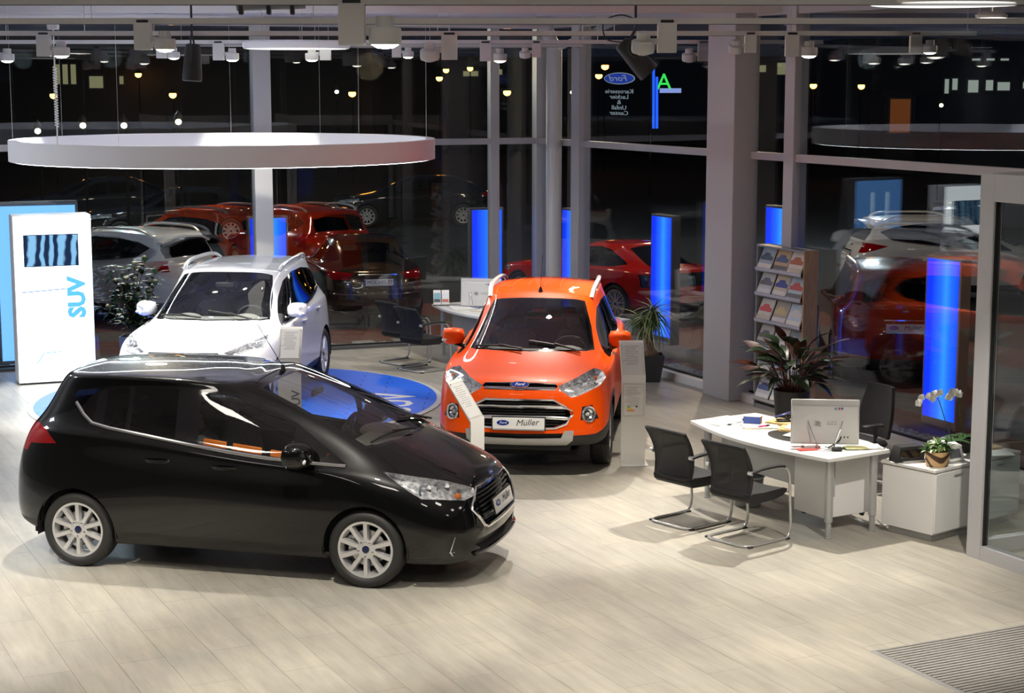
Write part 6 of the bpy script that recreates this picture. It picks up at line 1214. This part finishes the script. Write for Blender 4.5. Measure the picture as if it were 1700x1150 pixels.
def far_building(x, y, w, dpt, h, label, wins, m, wm_):
    t = thing('far_building', label, 'building', (x, y, -.2)); MB().box((0, 0, h / 2), (w, dpt, h)).build('wall', m, t); MB().box((0, 0, h + .1), (w + .4, dpt + .4, .25)).build('roof', BLACKP, t)
    for (wx, wz, ww, wh) in wins: f = MB().box((wx, -dpt / 2 - .03, wz), (ww + .16, .06, wh + .16)).build('window', ALUD, t); MB().box((wx, -dpt / 2 - .07, wz), (ww, .03, wh)).build('pane', wm_, f)
NW = mat('night_wall', (.05, .05, .055), .9); YW = emit_mat('window_yellow', (.75, .70, .38), .22); BW = emit_mat('window_white', (.75, .85, .75), .3)
far_building(-25, 96, 34, 10, 6.2, 'far dark building with tall yellow lit windows on the left', [(1.6 + .42 * i, 4.5, .26, 1.0) for i in range(3)] + [(3.6, 4.1, .7, .6), (4.9, 4.2, .2, .4)], NW, YW)
far_building(24, 92, 15, 10, 6.0, 'far dark building with a row of pale lit windows on the right', [(-2.6, 3.9, .2, .7), (-2.2, 4.0, .25, .55), (-1.3, 3.9, .5, .6), (-.5, 3.95, .35, .5), (.2, 3.9, .6, .4), (1.3, 3.95, .3, .3)] + [(-1.2 + .7 * i, 5.2, .4, .1) for i in range(3)], NW, BW)
far_building(17.5, 81, 1.4, 3, 3.5, 'far small orange lit wall beside the pale lit building', [(0, 2.6, .9, 1.5)], NW, emit_mat('orange_wall_glow', (.42, .12, .03), .22))  # the light on this wall is put in as its own glow
far_building(4, 112, 44, 10, 5.4, 'far long dark building behind the glass corner', [(9.6, 4.9, .8, .5), (11, 4.9, .7, .4), (12.6, 4.9, 1.1, .7), (-5, 4.7, .8, .3), (-6.5, 4.6, .9, .3)], NW, YW)
ng = thing('neon_sign', 'far green neon letter with blue neon pole beyond the glass corner', 'neon sign', (5.2, 62, -.1)); GN = emit_mat('neon_green', (.05, .9, .12), .9); BN = emit_mat('neon_blue', (.02, .12, 1.), 1.1)
MB().tube([(-.32, 0, 0), (-.32, 0, 4.5)], .05, 6).build('pole', DARKC, ng)
for dx in (-.22, -.10): MB().tube([(dx, -.05, 2.4), (dx - .02, -.05, 4.7 if dx < -.2 else 4.2)], .045, 6).build('neon_tube', BN, ng)
text_mb('A', .8, frame((.13, -.05, 4.0), (1, 0, 0), (0, 0, 1)), .03, bold=.0).build('green_letter', GN, ng); MB().box((.36, -.04, 3.72), (.75, .08, .16)).build('sign_box', emit_mat('neon_box', (.35, .45, 1.), .7), ng)
# mirror-written film on the outer face of the glass: seen from behind
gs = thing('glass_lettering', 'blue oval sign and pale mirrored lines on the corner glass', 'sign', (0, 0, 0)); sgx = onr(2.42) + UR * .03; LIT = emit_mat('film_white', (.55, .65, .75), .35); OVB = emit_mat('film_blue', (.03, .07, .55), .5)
def film(dz): return frame((sgx.x, sgx.y, dz), VR, (0, 0, 1)) @ Matrix.Diagonal((-2.2, 1, 1, 1))
M = film(3.98); b = MB(); b.prism([(.20 * math.cos(2 * PI * i / 32), .082 * math.sin(2 * PI * i / 32)) for i in range(32)], -.004, .0, M); b.build('oval_rim', LIT, gs); b = MB(); b.prism([(.188 * math.cos(2 * PI * i / 32), .071 * math.sin(2 * PI * i / 32)) for i in range(32)], .001, .005, M); b.build('blue_oval', OVB, gs); text_mb('Ford', .12, M @ Matrix.Translation((0, 0, .007)), .001, .3).build('oval_lettering', LIT, gs)
for i, s_ in enumerate(('Karosserie', 'Lackier', '&', 'Unfall', 'Center')): text_mb(s_, .085, film(3.80 - .075 * i), .002).build('lettering', LIT, gs)
# point lights without fixtures, added over the yard to brighten the parked cars
for x, y, z, e, c in ((-7, 33, 5.5, 260, (1, .8, .55)), (5, 37, 6, 420, (1, .75, .5)), (10.5, 24, 5, 260, (1, .82, .62)), (1.5, 31, 5, 170, (1, .8, .6)), (-9.5, 42, 4.5, 420, (.7, .9, 1.)), (-13, 47, 4.5, 300, (.7, .9, 1.)), (9, 45, 4.5, 350, (.8, .95, 1.)), (-2.5, 31.2, 4.2, 90, (1, .75, .45))):
    l = bpy.data.lights.new('yard_fill', 'POINT'); l.energy = e; l.color = c; l.shadow_soft_size = .25; o = bpy.data.objects.new('yard_fill', l); o.location = (x, y, z); COL.objects.link(o)
